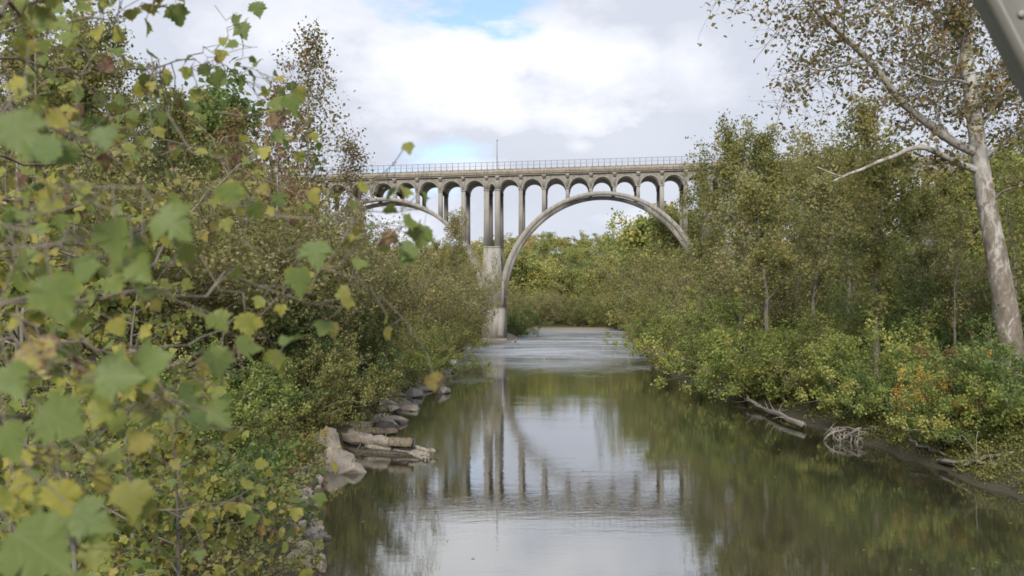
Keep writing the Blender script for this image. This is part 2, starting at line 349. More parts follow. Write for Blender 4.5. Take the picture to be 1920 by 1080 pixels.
def water_mat():
    m, t, out = new_mat('river_water'); co = objco(t)
    s = N(t, 'ShaderNodeSeparateXYZ'); L(t, co, s.inputs[0])
    w1 = noise(t, mapping(t, co, (.55, 1.1, 1)), 1.0, 3, .55, .3)
    w2 = noise(t, mapping(t, co, (1.2, 3.2, 1)), 1.6, 3, .6, .2)
    w3 = noise(t, mapping(t, co, (.10, .26, 1)), 1.0, 3, .5, .4)
    patch = noise(t, mapping(t, co, (.07, .028, 1), (3, 1, 0)), 1.0, 4, .6, .5)
    patch2 = noise(t, mapping(t, co, (.05, .16, 1), (8, 2, 0)), 1.0, 4, .6, .3)
    rap = ramp(t, math_node(t, 'DIVIDE', s.outputs['Y'], 400.0), [(0, (.05,) * 3), (.060, (.07,) * 3), (.080, (.13,) * 3), (.095, (.10,) * 3), (.13, (.12,) * 3), (.27, (.12,) * 3), (.31, (.30,) * 3), (.36, (.9,) * 3), (1, (1.0,) * 3)])
    streak = ramp(t, noise(t, mapping(t, co, (.022, .055, 1), (5, 5, 0)), 1.0, 5, .65, .6), [(.43, (.02,) * 3), (.56, (1.0,) * 3)])
    rap = math_node(t, 'ADD', rap, math_node(t, 'MULTIPLY', math_node(t, 'MULTIPLY', math_node(t, 'POWER', rap, 3.0), 3.6), streak))
    amp = math_node(t, 'MULTIPLY', rap, ramp(t, patch2, [(.35, (.30,) * 3), (.62, (1.0,) * 3)]))
    amp = math_node(t, 'MULTIPLY', amp, ramp(t, patch, [(.3, (.6,) * 3), (.7, (1.1,) * 3)]))
    h = math_node(t, 'ADD', math_node(t, 'MULTIPLY', w1, .55), math_node(t, 'MULTIPLY', w2, .35))
    h = math_node(t, 'ADD', math_node(t, 'MULTIPLY', h, amp), math_node(t, 'MULTIPLY', w3, .05))
    nrm = bump(t, h, 1.0, .085)
    c = ramp(t, patch, [(.35, (.040, .039, .023)), (.65, (.054, .050, .030))])
    df = N(t, 'ShaderNodeBsdfDiffuse'); L(t, c, df.inputs['Color'])
    gl = N(t, 'ShaderNodeBsdfGlossy'); gl.inputs['Color'].default_value = (.93, .94, .95, 1); L(t, nrm, gl.inputs['Normal'])
    L(t, math_node(t, 'ADD', math_node(t, 'MULTIPLY', amp, .07), .018), gl.inputs['Roughness'])
    fr = N(t, 'ShaderNodeFresnel'); fr.inputs['IOR'].default_value = 2.1; L(t, nrm, fr.inputs['Normal'])
    mx = N(t, 'ShaderNodeMixShader'); L(t, math_node(t, 'ADD', math_node(t, 'MULTIPLY', fr.outputs[0], .8), .23, True), mx.inputs[0])
    L(t, df.outputs[0], mx.inputs[1]); L(t, gl.outputs[0], mx.inputs[2])
    riffle_sheen = N(t, 'ShaderNodeBsdfDiffuse'); riffle_sheen.inputs['Color'].default_value = (.44, .47, .52, 1)         # sky reflection on the broken riffle, painted in as pale diffuse colour
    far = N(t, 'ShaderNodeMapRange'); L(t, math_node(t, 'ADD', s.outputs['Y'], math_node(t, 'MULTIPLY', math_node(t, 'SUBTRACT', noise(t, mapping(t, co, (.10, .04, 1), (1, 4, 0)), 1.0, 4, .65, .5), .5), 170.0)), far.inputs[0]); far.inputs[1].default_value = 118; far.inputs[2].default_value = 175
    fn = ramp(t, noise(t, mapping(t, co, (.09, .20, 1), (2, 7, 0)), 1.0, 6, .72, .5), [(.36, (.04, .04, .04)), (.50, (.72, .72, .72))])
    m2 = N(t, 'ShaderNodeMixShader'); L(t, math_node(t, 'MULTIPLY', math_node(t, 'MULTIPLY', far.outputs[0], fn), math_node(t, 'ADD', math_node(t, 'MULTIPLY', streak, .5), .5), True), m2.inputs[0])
    L(t, mx.outputs[0], m2.inputs[1]); L(t, riffle_sheen.outputs[0], m2.inputs[2]); L(t, m2.outputs[0], out.inputs['Surface'])
    return m
g = Geo(); wx = np.linspace(-60, 420, 49); wy = np.linspace(-200, 400, 61); GX, GY = np.meshgrid(wx, wy)
ii = np.arange(60)[:, None] * 49; jj = np.arange(48)[None]
g.add(np.stack((GX, GY, GX * 0), -1).reshape(-1, 3), np.stack((ii + jj, ii + jj + 1, ii + 49 + jj + 1, ii + 49 + jj), -1).reshape(-1, 4))
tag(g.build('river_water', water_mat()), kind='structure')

# ------------------------------------------------------------------ the concrete arch bridge
YAW = math.radians(4.44)
BX, BY = (1130 - UH) / FPX * 243, 243.0
bridge = empty('arch_bridge', (BX, BY, 0), -YAW)
tag(bridge, 'tall weathered concrete arch bridge carrying a road high across the river valley', 'bridge')
PER, GR, WD = 59.7, .018, 11.5
def gr(s): return GR * s
BAY, SPR, ZTOP = 6.3, 41.7, 45.25
EA, EB, ZS = 28.15, 30.7, 9.7
def rib(c, y0, y1):
    g = Geo(); n = 72; th = np.linspace(0, math.pi, n + 1); zc = ZS + gr(c)
    o = np.stack((c - EA * np.cos(th), zc + EB * np.sin(th)), 1); i_ = np.stack((c - (EA - 1.35) * np.cos(th), zc + (EB - .98) * np.sin(th)), 1)
    V = [];
    for (P, y) in ((o, y0), (i_, y0), (i_, y1), (o, y1)): V.append(np.stack((P[:, 0], np.full(n + 1, y), P[:, 1]), 1))
    V = np.concatenate(V); k = n + 1; F = []
    for a in range(4):
        b = (a + 1) % 4
        for q in range(n): F.append((a * k + q, a * k + q + 1, b * k + q + 1, b * k + q))
    F += [(0, k, 2 * k, 3 * k), (n, 3 * k + n, 2 * k + n, k + n)]
    g.add(V, F); return g
def spandrel(s0, s1, r, rise_top):
    """one bay between columns: wall with an arched opening, vaulted right across under the deck, with a proud ring"""
    g = Geo(); m = (s0 + s1) / 2; gz = gr(m); n = 16; th = np.linspace(math.pi, 0, n + 1)
    sp = SPR + gz; y0, y1 = .18, WD - .18
    hx = (s1 - s0) / 2
    arc = np.stack((m + r * np.cos(th), sp + r * rise_top * np.sin(th)), 1)
    top = np.stack((np.linspace(s0, s1, n + 1), ZTOP + gr(np.linspace(s0, s1, n + 1))), 1)
    V = []; k = n + 1
    for y in (y0, y1):
        V.append(np.stack((arc[:, 0], np.full(k, y), arc[:, 1]), 1)); V.append(np.stack((top[:, 0], np.full(k, y), top[:, 1]), 1))
    V = np.concatenate(V); F = []
    for q in range(n):
        F.append((q, q + 1, k + q + 1, k + q)); F.append((2 * k + q + 1, 2 * k + q, 3 * k + q, 3 * k + q + 1)); F.append((q + 1, q, 2 * k + q, 2 * k + q + 1))
    F += [(0, k, 3 * k, 2 * k), (n, 2 * k + n, 3 * k + n, k + n)]
    g.add(V, F)
    # ring
    R2 = r + .34
    for (ya, yb) in ((.04, .18), (WD - .18, WD - .04)):
        V = []
        for rr in (r, R2):
            for y in (ya, yb): V.append(np.stack((m + rr * np.cos(th), np.full(k, y), sp + rr * rise_top * np.sin(th)), 1))
        V = np.concatenate(V); F = []
        for q in range(n):
            for a, b in ((0, 2), (2, 3), (3, 1), (1, 0)): F.append((a * k + q, a * k + q + 1, b * k + q + 1, b * k + q))
        g.add(V, F)
    return g
for n_ in range(-2, 3):
    c = n_ * PER
    for y0 in (0, WD - 1.5): rib(c, y0, y0 + 1.5).build('arch_rib', CONC, bridge)
    for q in range(1, 9):
        s = c - 28.35 + BAY * q
        ze = ZS + gr(c) + EB * math.sqrt(max(0, 1 - ((abs(s - c) - .5) / EA) ** 2)); zl = ZS + gr(c) + EB * math.sqrt(max(0, 1 - ((abs(s - c) + .62) / EA) ** 2))
        hw = .43 if ze > 36 else .53
        for yc in (.75, WD - .75):
            g = Geo(); zb = zl - .4
            g.taper(s, yc, zb, SPR + gr(s) - .3, hw + .05, hw, .62, .60)
            g.taper(s, yc, SPR + gr(s) - .3, SPR + gr(s), hw + .12, hw + .12, .72, .72)
            g.taper(s, yc, SPR + gr(s), ZTOP + gr(s), hw - .02, hw - .02, .66, .66)
            g.build('column', CONC, bridge)
    for q in range(9):
        s0 = c - 28.35 + BAY * q
        spandrel(s0, s0 + BAY, BAY / 2 - .62, 1.0).build('spandrel_arch', CONC, bridge)
for k_ in range(-2, 4):                                       # piers stand between the arches
    c = (k_ - .5) * PER; gz = gr(c)
    p = Geo()
    p.taper(c, WD / 2, -2.5, .8, 3.6, 3.5, 6.5, 6.4)
    p.taper(c, WD / 2, .8, ZS + gz - .3, 3.2, 3.06, 6.3, 6.15)
    p.taper(c, WD / 2, ZS + gz - .3, ZS + gz, 3.16, 3.16, 6.25, 6.25)
    for yc in (-.32, WD + .32):
        for sx in (-2.35, 2.35): p.taper(c + sx, yc, -2.0, ZS + gz - .3, .72, .68, .22, .2)
    for yc in (.75, WD - .75):
        p.taper(c, yc, ZS + gz, 25.9 + gz, 2.95, 2.25, 1.0, .85)
        p.taper(c, yc, 25.9 + gz, 26.3 + gz, 2.32, 2.32, .92, .92)
    p.taper(c, WD / 2, ZS + gz, 25.5 + gz, 1.6, 1.4, 5.2, 5.2)
    p.build('pier', CONC, bridge)
    for sx in (-1.5, 1.5):
        for yc in (.75, WD - .75):
            g = Geo(); s = c + sx
            g.taper(s, yc, 26.3 + gz, SPR + gr(s) - .3, .74, .68, .70, .68)
            g.taper(s, yc, SPR + gr(s) - .3, SPR + gr(s), .80, .80, .80, .80)
            g.taper(s, yc, SPR + gr(s), ZTOP + gr(s), .68, .68, .74, .74)
            g.build('column', CONC, bridge)
    spandrel(c - 1.5, c + 1.5, .84, 1.7).build('spandrel_arch', CONC, bridge)
S0, S1 = -200, 230
deck = Geo(); deck.box(S0, S1, -.35, WD + .35, ZTOP, ZTOP + .42, gr); deck.box(S0, S1, -.62, WD + .62, ZTOP + .42, ZTOP + .62, gr)
dk = deck.build('deck', PARA, bridge)
for y0, y1 in ((-.5, -.2), (WD + .2, WD + .5)):
    pp = Geo(); pp.box(S0, S1, y0, y1, ZTOP + .62, ZTOP + 1.68, gr); pp.box(S0, S1, y0 - .07, y1 + .07, ZTOP + 1.68, ZTOP + 1.80, gr)
    for n_ in range(-2, 3):
        for q in range(10):
            s = n_ * PER - 28.35 + BAY * q
            pp.box(s - .38, s + .38, y0 - .06, y1 + .06, ZTOP + .62, ZTOP + 1.68, gr)
            if q < 9: pp.box(s + 3.09, s + 3.21, y0 - .03, y1 + .03, ZTOP + .62, ZTOP + 1.68, gr)
    pp.build('parapet', PARA, bridge)
cb = 0
for n_ in range(-2, 3):
    for q in range(10):
        s = n_ * PER - 28.35 + BAY * q
        for y0, y1 in ((-.55, .1), (WD - .1, WD + .55)):
            g = Geo(); g.box(s - .5, s + .5, y0, y1, ZTOP - .55, ZTOP - .003, gr); g.box(s - .36, s + .36, y0 + .14 if y0 < 0 else y0, y1 - (.14 if y0 > 0 else 0), ZTOP - .85, ZTOP - .55, gr)
            g.build('corbel', PARA, bridge)
for y, front in ((-.35, True), (WD + .35, False)):
    f = Geo(); zt = ZTOP + 1.8
    f.box(S0, S1, y - .03, y + .03, zt + 1.93, zt + 2.0, gr); f.box(S0, S1, y - .02, y + .02, zt + .95, zt + 1.0, gr)
    fo = f.build('fence', STEEL, bridge)
    w = Geo(); w.add([(S0, y, zt + .02 + gr(S0)), (S1, y, zt + .02 + gr(S1)), (S1, y, zt + 1.93 + gr(S1)), (S0, y, zt + 1.93 + gr(S0))], [(0, 1, 2, 3)]); w.build('wire_mesh', WIRE, fo)
    rest = Geo()
    for s in np.arange(S0 + .4, S1, 1.575):
        inview = front and -72 < s < 82
        q = Geo() if inview else rest
        q.box(s - .055, s + .055, y - .05, y + .05, zt, zt + 1.95, gr); q.box(s - .16, s + .16, y - .12, y + .12, zt - .001, zt + .16, gr)
        if inview: q.build('post', STEEL, fo)
    tag(rest.build('post', STEEL, fo), kind='stuff')
# lamp on the deck
sl = (933 - 1130) / 6.93
lx, ly = BX + math.cos(YAW) * sl, BY - math.sin(YAW) * sl
lamp = empty('street_lamp', (lx, ly, ZTOP + 1.8 + gr(sl)), -YAW)
tag(lamp, 'single tall grey street lamp rising above the bridge fence over the pier', 'street lamp')
g = Geo(); g.tube([(0, 0, 0), (0, 0, .5)], [.16, .13], 8); g.tube([(0, 0, .5), (0, 0, 4), (0, 0, 7.9)], [.11, .09, .07], 8); g.build('pole', STEEL, lamp)
g = Geo(); g.tube([(0, 0, 7.85), (-.05, .5, 8.1), (-.1, 1.1, 8.2)], [.06, .05, .04], 6); g.build('arm', STEEL, lamp)
g = Geo(); g.taper(-.1, 1.3, 8.1, 8.2, .14, .16, .34, .38); g.taper(-.1, 1.3, 8.2, 8.3, .16, .08, .38, .2); g.build('lamp_head', STEEL, lamp)

# steel member of the truss bridge the camera looks out from
steel = Geo()
A = W(1868, 0, 3.0); B = W(1924, 110, 3.0); d = (B - A) / np.linalg.norm(B - A); nrm_ = np.array((-d[2], 0, d[0])) * -1
if nrm_[0] < 0: nrm_ = -nrm_
P0, P1 = A - d * 6.0, A + d * 5.0
def slab(g, P0, P1, n0, n1, y0, y1):
    V = []
    for P in (P0, P1):
        for (nn, yy) in ((n0, y0), (n1, y0), (n1, y1), (n0, y1)): V.append(P + nrm_ * nn + np.array((0, yy, 0)))
    g.add(V, [(0, 1, 2, 3), (7, 6, 5, 4), (0, 4, 5, 1), (1, 5, 6, 2), (2, 6, 7, 3), (3, 7, 4, 0)])
slab(steel, P0, P1, 0, .012, -.003, .12); slab(steel, P0, P1, .012, .40, 0.0, .014); slab(steel, P0, P1, .40, .412, -.003, .12)
for k in range(26):
    P = P0 + d * (.2 + .42 * k)
    for nn in (.05, .36):
        q = P + nrm_ * nn; steel.tube([q + np.array((0, .001, 0)), q + np.array((0, -.010, 0)), q + np.array((0, -.013, 0))], [.014, .012, .005], 8)
tag(steel.build('steel_brace', PAINT), 'grey painted steel bridge brace slanting across the upper right corner', 'steel brace')

# ------------------------------------------------------------------ plants: builders
def leaf_quads(g, C, S, tint, rng, up=.5, droop=0.0):
    n = len(C)
    if n == 0: return
    nn = rng.normal(size=(n, 3)); nn[:, 2] += up; nn /= np.linalg.norm(nn, axis=1)[:, None]
    a = rng.normal(size=(n, 3)); a[:, 2] -= droop; a -= (a * nn).sum(1)[:, None] * nn; a /= np.linalg.norm(a, axis=1)[:, None] + 1e-9
    b = np.cross(nn, a); S = S[:, None]
    V = np.stack((C - a * S * .5, C + b * S * .36 + nn * S * .10 - a * S * .06, C + a * S * .55, C - b * S * .36 + nn * S * .10 - a * S * .06), 1).reshape(-1, 3)
    g.add(V, np.arange(n * 4).reshape(-1, 4), np.repeat(tint, 4))
HALF = [(0, 0), (.09, -.09), (.26, -.07), (.33, .00), (.52, .00), (.46, .12), (.60, .22), (.56, .34), (.74, .52), (.54, .52), (.46, .60), (.36, .58), (.38, .72), (.24, .78), (.22, .92), (.10, .98)]
OUT = np.array(HALF + [(0, 1.16)] + [(-x, y) for x, y in HALF[:0:-1]])
def lobed_leaf(g, c, axis, nrm, size, tint, rng):
    """one lobed, toothed leaf hanging from c along axis, slightly cupped and folded along its midrib"""
    axis = axis / (np.linalg.norm(axis) + 1e-9); nrm = nrm - axis * nrm.dot(axis); nrm = nrm / (np.linalg.norm(nrm) + 1e-9); b = np.cross(nrm, axis)
    o = OUT * (1 + rng.normal(0, .05, OUT.shape)); cup = rng.uniform(-.15, .35); fold = rng.uniform(.0, .28); curl = rng.uniform(-.25, .1)
    x, y = o[:, 0], o[:, 1]; z = fold * np.abs(x) + cup * x * x + curl * (y - .4) ** 2 + rng.normal(0, .02, len(x))
    V = c + size * .85 * (x[:, None] * b + y[:, None] * axis + z[:, None] * nrm)
    ctr = c + size * .85 * (.42 * axis)
    n = len(V); V = np.vstack((V, ctr)); F = [(q, (q + 1) % n, n) for q in range(n)]
    g.add(V, F, np.full(n + 1, tint), np.column_stack((np.append(x, 0), np.append(y, .42), np.full(n + 1, rng.uniform(0, 60)))))
def unit(v): return v / (np.linalg.norm(v) + 1e-9)
def at(P, t):
    f = t * (len(P) - 1); i = min(int(f), len(P) - 2); return P[i] + (P[i + 1] - P[i]) * (f - i)
def curve(rng, p, d, Ln, n, up=.25, wob=.12):
    P = [p]; d = unit(d); st = Ln / (n - 1)
    for _ in range(n - 1):
        d = unit(d + np.array((0, 0, up)) / (n - 1) + rng.normal(0, wob, 3)); P.append(P[-1] + d * st)
    return np.array(P)
ENV = {
 'round': lambda t: max(.14, max(0, 1 - (abs(t - .36) / .72) ** 2.2) ** .6),
 'tall':  lambda t: max(.12, (.55 + .45 * math.sin(t * 3.0)) * (1 - t) ** .42),
 'spire': lambda t: max(.10, min(1.0, (1 - t) / .45)),
 'cone':  lambda t: max(.08, (1 - t) ** .8 * (.65 + .5 * t)),
 'vase':  lambda t: max(.2, (.5 + .7 * t) * (1 - max(0, t - .75) * 2.2)),
}
def spray(rng, tw, lf, p, d, Ln, twigs, leaves, ls, spread, up, tb, wood_r, droop=.0):
    """a side branch with twigs that carry leaf clumps"""
    P = curve(rng, p, d, Ln, 4, up, .16); tw.tube(P, np.linspace(wood_r, wood_r * .3, 4), 4, False)
    for _ in range(twigs):
        q = at(P, rng.uniform(.25, 1)); dd = unit(unit(d) * .5 + rng.normal(0, .7, 3) + np.array((0, 0, .1))); l2 = Ln * rng.uniform(.2, .5)
        e = q + dd * l2; tw.tube([q, (q + e) / 2 + rng.normal(0, .04 * l2, 3), e], [wood_r * .4, wood_r * .3, wood_r * .2], 3, False)
        n = max(1, int(leaves * rng.uniform(.5, 1.5))); t = rng.uniform(.1, 1.1, n)
        C = q + dd * (l2 * t)[:, None] + rng.normal(0, spread, (n, 3)); C[:, 2] -= droop * np.abs(rng.normal(0, 1, n))
        leaf_quads(lf, C, ls * rng.uniform(.5, 1.5, n), np.clip(tb + rng.normal(0, .15) + rng.normal(0, .11, n), 0, 1), rng, .5, droop)
def tree(seed, Ht, r0, base=.25, wid=5, limbs=26, subs=6, twigs=3, leaves=12, ls=.3, spread=.4, env='round', tint=.4, bk=None, lean=.02, elev=(10, 45), sub_len=(.25, .5), trunk_wob=.012, mat='olive', name='leafy_tree', el_up=38):
    rng = np.random.RandomState(seed); wood, lf = Geo(), Geo(); bk = bk or BARK
    n = 11; T = np.zeros((n, 3)); T[:, 2] = np.linspace(-.6, Ht * .97, n)
    T[1:, :2] = np.cumsum(rng.normal(0, trunk_wob * Ht, (n - 1, 2)), 0) * np.linspace(.3, 1, n - 1)[:, None] + np.linspace(0, 1, n - 1)[:, None] * rng.normal(0, lean * Ht, 2)
    R = r0 * np.maximum(.06, (1 - np.linspace(0, 1, n)) ** .8); R[0] *= 1.35
    wood.tube(T, R, 10)
    for i in range(limbs):
        tt = (i + rng.uniform(.2, .8)) / limbs; t = base + (1 - base) * tt ** .92 * .98
        p = at(T, min(.985, t)); az = i * 2.4 + rng.uniform(-.5, .5); Ln = wid * ENV[env](tt) * rng.uniform(.45, 1.35)
        el = math.radians(rng.uniform(*elev) + el_up * tt)
        d = np.array((math.cos(az) * math.cos(el), math.sin(az) * math.cos(el), math.sin(el)))
        P = curve(rng, p, d, Ln, 5, .35, .10); rl = max(.014, np.interp(t, np.linspace(0, 1, n), R) * .38)
        wood.tube(P, np.linspace(rl, .012, 5), 5, False)
        tb = tint + rng.normal(0, .13)
        for j in range(subs):
            u_ = rng.uniform(.2, 1) if j else 1.0; q = at(P, u_)
            dd = unit(unit(P[-1] - P[0]) * .8 + rng.normal(0, .62, 3)); l2 = Ln * rng.uniform(*sub_len) + .25
            spray(rng, wood, lf, q, dd, l2, twigs, leaves, ls, spread, .2, tb, max(.008, rl * .3))
    root = empty(name); wood.build('trunk', bk, root, smooth=True); lf.build('crown', LEAF[mat], root, tint=True)
    root['used'] = 0
    return root
def shrub(seed, Ht, wid, stems=12, subs=6, twigs=3, leaves=12, ls=.16, spread=.22, tint=.4, mat='lime', name='bank_shrub', arch=.5, low=.12):
    rng = np.random.RandomState(seed); wood, lf = Geo(), Geo()
    for i in range(stems):
        az = i * 2.4 + rng.uniform(-.6, .6); rr = rng.uniform(0, .45) * wid * .5
        p = np.array((math.cos(az) * rr, math.sin(az) * rr, -.4)); out = rng.uniform(.1, 1.0)
        d = np.array((math.cos(az) * out * wid / Ht, math.sin(az) * out * wid / Ht, 1.0)); Ln = Ht * rng.uniform(.65, 1.15) * math.sqrt(1 + (out * wid / Ht) ** 2 * .4)
        P = curve(rng, p, d, Ln, 6, -arch * out, .09); wood.tube(P, np.linspace(.0085 * Ht, .0025 * Ht, 6), 5, False)
        tb = tint + rng.normal(0, .12)
        for j in range(subs):
            q = at(P, rng.uniform(low, 1) if j else 1.0); dd = unit(np.array((math.cos(az), math.sin(az), .35)) * .5 + rng.normal(0, .7, 3))
            spray(rng, wood, lf, q, dd, Ht * rng.uniform(.14, .34), twigs, leaves, ls, spread, .1, tb, .002 * Ht)
    root = empty(name); wood.build('stems', TWIG, root); lf.build('foliage', LEAF[mat], root, tint=True); root['used'] = 0
    return root
LIB = {}
USED = set()
def place(key, label, cat, u, Y, sc_=1.0, mat=None, group=None, rot=None, name=None, x=None, dz=0.0, sz=None, bk=None):
    """the first use moves the plant that was built, later ones copy it and its parts"""
    src = LIB[key]; xx = (u - UH) / FPX * Y if x is None else x
    if key in USED:
        o = src.copy(); COL.objects.link(o); parts = []
        if 'group' in o: del o['group']
        for c in PARTS[key]:
            q = c.copy(); COL.objects.link(q); q.parent = o; parts.append(q)
    else:
        o = src; USED.add(key); PARTS[key] = parts = kids(src)
    if name: o.name = name
    o.location = (xx, Y, h1(xx, Y) - .1 + dz); o.rotation_euler = (0, 0, rot if rot is not None else (xx * 12.9898 + Y * 4.1414) % 6.28)
    o.scale = (sc_, sc_, sz if sz else sc_)
    for c in parts:
        sl_ = c.material_slots[0]; leafy = c.name.startswith(('crown', 'foliage')); m = (LEAF[mat] if mat else None) if leafy else bk
        sl_.link = 'OBJECT' if m else 'DATA'
        if m: sl_.material = m
    tag(o, label, cat, group)
    return o
PARTS = {}

# ------------------------------------------------------------------ plants: one of each kind
LIB['wood1'] = tree(11, 24, .30, .16, 5.6, 32, 7, 5, 12, .26, .30, 'round', .42, name='riverside_tree')
LIB['wood2'] = tree(12, 24, .26, .12, 6.0, 34, 7, 5, 11, .26, .31, 'round', .45, name='riverside_tree')
LIB['wood3'] = tree(13, 22, .28, .22, 6.2, 30, 7, 5, 12, .26, .31, 'vase', .40, name='riverside_tree')
LIB['hill1'] = tree(21, 20, .32, .14, 7.5, 32, 7, 4, 13, .62, .6, 'round', .45, mat='pale', name='hillside_tree')
LIB['hill2'] = tree(22, 20, .32, .10, 6.8, 32, 7, 4, 13, .62, .6, 'tall', .50, mat='pale', name='hillside_tree')
LIB['slender'] = tree(31, 29, .17, .18, 5.0, 62, 5, 4, 4, .25, .46, 'spire', .55, bk=WHITEBARK, mat='sycamore', name='slender_sycamore', elev=(15, 50), lean=.0, trunk_wob=.004, el_up=15)
LIB['slender2'] = tree(32, 22.5, .15, .20, 3.6, 46, 5, 4, 4, .25, .34, 'spire', .6, bk=WHITEBARK, mat='sycamore', name='slender_sycamore', elev=(20, 55), lean=.004, trunk_wob=.005, el_up=18)
LIB['thick1'] = shrub(41, 11, 7.5, 24, 10, 6, 15, .20, .25, .42, 'brown', 'thicket_tree', .35, .10)
LIB['thick2'] = shrub(42, 11, 6.0, 22, 11, 6, 15, .20, .25, .40, 'olive', 'thicket_tree', .30, .10)
LIB['bush1'] = shrub(51, 4.6, 5.4, 24, 10, 6, 16, .13, .12, .42, 'lime', 'bank_shrub', .8, .05)
LIB['bush2'] = shrub(52, 4.2, 6.2, 26, 10, 6, 16, .13, .12, .38, 'lime', 'bank_shrub', 1.0, .05)
LIB['bush3'] = shrub(53, 5.2, 4.6, 22, 11, 6, 15, .125, .12, .40, 'olive', 'bank_shrub', .6, .05)
LIB['low1'] = shrub(61, 1.7, 3.2, 22, 5, 3, 9, .13, .12, .40, 'green', 'low_shrub', 1.0, .03)
LIB['low2'] = shrub(62, 2.2, 2.6, 18, 6, 3, 9, .13, .12, .45, 'olive', 'low_shrub', .8, .03)
LIB['trunky1'] = tree(81, 19, .30, .42, 4.0, 22, 6, 4, 11, .25, .30, 'round', .42, name='tall_trunked_tree', el_up=25)
LIB['trunky2'] = tree(82, 17, .27, .38, 3.4, 20, 6, 4, 11, .25, .30, 'vase', .45, name='tall_trunked_tree', lean=.05)
LIB['bare'] = tree(71, 13, .13, .35, 1.9, 18, 4, 3, 4, .2, .3, 'vase', .4, name='thin_tree', elev=(35, 65))

G_LB = 'trees along the left bank'; G_LS = 'shrubs along the left bank'; G_RS = 'shrubs along the right bank'
G_RW = 'trees of the right bank wood'; G_FAR = 'trees on the far bank under the arch'; G_LW = 'trees of the left bank wood'

# --- left bank, from the tall sycamores towards the bridge
place('slender', 'tall slender sycamore with white trunk, highest of the left bank trees', 'tree', 572, 72, 1.0, None, G_LB)
place('slender2', 'white stemmed sycamore just left of the tallest left bank tree', 'tree', 513, 67, 1.0, None, G_LB)
place('slender2', 'sparse sycamore with a ragged crown, leftmost of the three slender ones', 'tree', 455, 74, .98, None, G_LB, rot=2.1)
place('slender', 'sparse dark tree between the tallest sycamore and the bridge deck', 'tree', 660, 84, .86, 'sycamore', G_LB, rot=1.0, sz=.78)
place('wood2', 'brown leaved tree hiding the left arch of the bridge', 'tree', 668, 100, .68, 'brown', G_LB)
place('thick1', 'brownish twiggy thicket below the tall white stemmed sycamore', 'tree', 560, 66, 1.10, 'brown', G_LB)
place('thick2', 'olive twiggy thicket right of the tall sycamore stem', 'tree', 640, 74, 1.05, 'olive', G_LB)
place('thick1', 'dull olive thicket left of the white sycamore stems', 'tree', 450, 62, 1.05, 'olive', G_LB)
place('thick2', 'olive thicket standing behind the big lobed leaves', 'tree', 360, 55, 1.1, 'olive', G_LB)
place('wood1', 'airy brown tree in front of the pier with the topmost crown there', 'tree', 862, 170, .80, 'brown', G_LB, sz=1.02)
place('wood2', 'olive tree left of the one topping the pier clump', 'tree', 812, 165, .74, 'olive', G_LB)
place('thick1', 'brown brushy tree covering the foot of the left arch', 'tree', 765, 140, 1.40, 'brown', G_LB)
place('thick2', 'olive brushy tree leaning over the bank before the pier', 'tree', 852, 178, 1.20, 'brown', G_LB)
place('thick2', 'olive tree whose twigs overlap the concrete pier', 'tree', 885, 206, .85, 'olive', G_LB, rot=2.6, sz=1.75)
place('thick1', 'low olive thicket at the water edge before the pier', 'tree', 836, 160, .95, 'olive', G_LB, rot=4)
# --- left bank shrubs
place('bush1', 'yellow green shrub leaning over the water, last before the pier', 'shrub', 826, 140, 1.2, 'olive', G_LS)
place('bush2', 'lime green shrub above the lone rock in the water', 'shrub', 788, 116, 1.30, 'lime', G_LS)
place('bush3', 'dark olive shrub between two lime green ones on the left bank', 'shrub', 782, 108, 1.15, 'olive', G_LS)
place('bush1', 'round yellow shrub over the flat bank rocks', 'shrub', 735, 92, 1.15, 'lime', G_LS, rot=1.2)
place('bush2', 'brownish shrub with a golden patch above the rock shelf', 'shrub', 684, 84, 1.10, 'brown', G_LS)
place('bush1', 'golden orange low shrub over the rock shelf', 'shrub', 706, 80, .42, 'gold', G_LS)
place('bush3', 'tall green shrub behind the log pile', 'shrub', 630, 70, 1.25, 'green', G_LS)
place('bush2', 'olive shrub hanging above the log pile', 'shrub', 612, 61, 1.0, 'olive', G_LS, rot=5.0)
place('bush1', 'dull green shrub above the big sloping boulder', 'shrub', 555, 54, 1.05, 'olive', G_LS, rot=3.0)
place('bush3', 'dense green shrub behind the gap in the lobed leaves', 'shrub', 520, 60, 1.3, 'green', G_LS, rot=2.0)
place('bush2', 'dark green shrub deep among the left bank leaves', 'shrub', 430, 46, 1.0, 'green', G_LS, rot=.2)
place('bush1', 'yellow flecked shrub under the lobed leaf branches', 'shrub', 330, 38, .9, 'lime', G_LS, rot=.9)
place('low2', 'small golden shrub rooted among the bank boulders', 'shrub', 552, 45, .7, 'gold', G_LS)
for k, (u, Y, s_, m_, lab) in enumerate([
    (500, 41, 1.1, 'olive', 'olive low shrub above the rounded bank boulders'), (450, 34, 1.2, 'green', 'green low shrub left of the riprap rocks'),
    (505, 32, .9, 'olive', 'low shrub creeping down to the riprap rocks'), (400, 28, 1.1, 'lime', 'yellowish low shrub on the slope over the riprap'),
    (330, 26, 1.2, 'green', 'dark low shrub in the middle of the left slope'), (250, 23, 1.1, 'olive', 'olive low shrub behind the two yellow lobed leaves'),
    (440, 24, .8, 'olive', 'low shrub at the bottom edge above the riprap'), (150, 21, 1.1, 'green', 'green low shrub behind the lower left leaves'),
    (60, 24, 1.3, 'green', 'dark low shrub at the left edge of the slope'), (210, 30, 1.4, 'lime', 'yellow green low shrub high on the left slope'),
    (370, 21, .8, 'brown', 'brownish low shrub at the bottom of the left slope'), (300, 17, .8, 'olive', 'leafy low shrub nearest the bottom left corner')]):
    place('low1' if k % 2 else 'low2', lab, 'shrub', u, Y, s_, m_, 'low shrubs on the left slope')
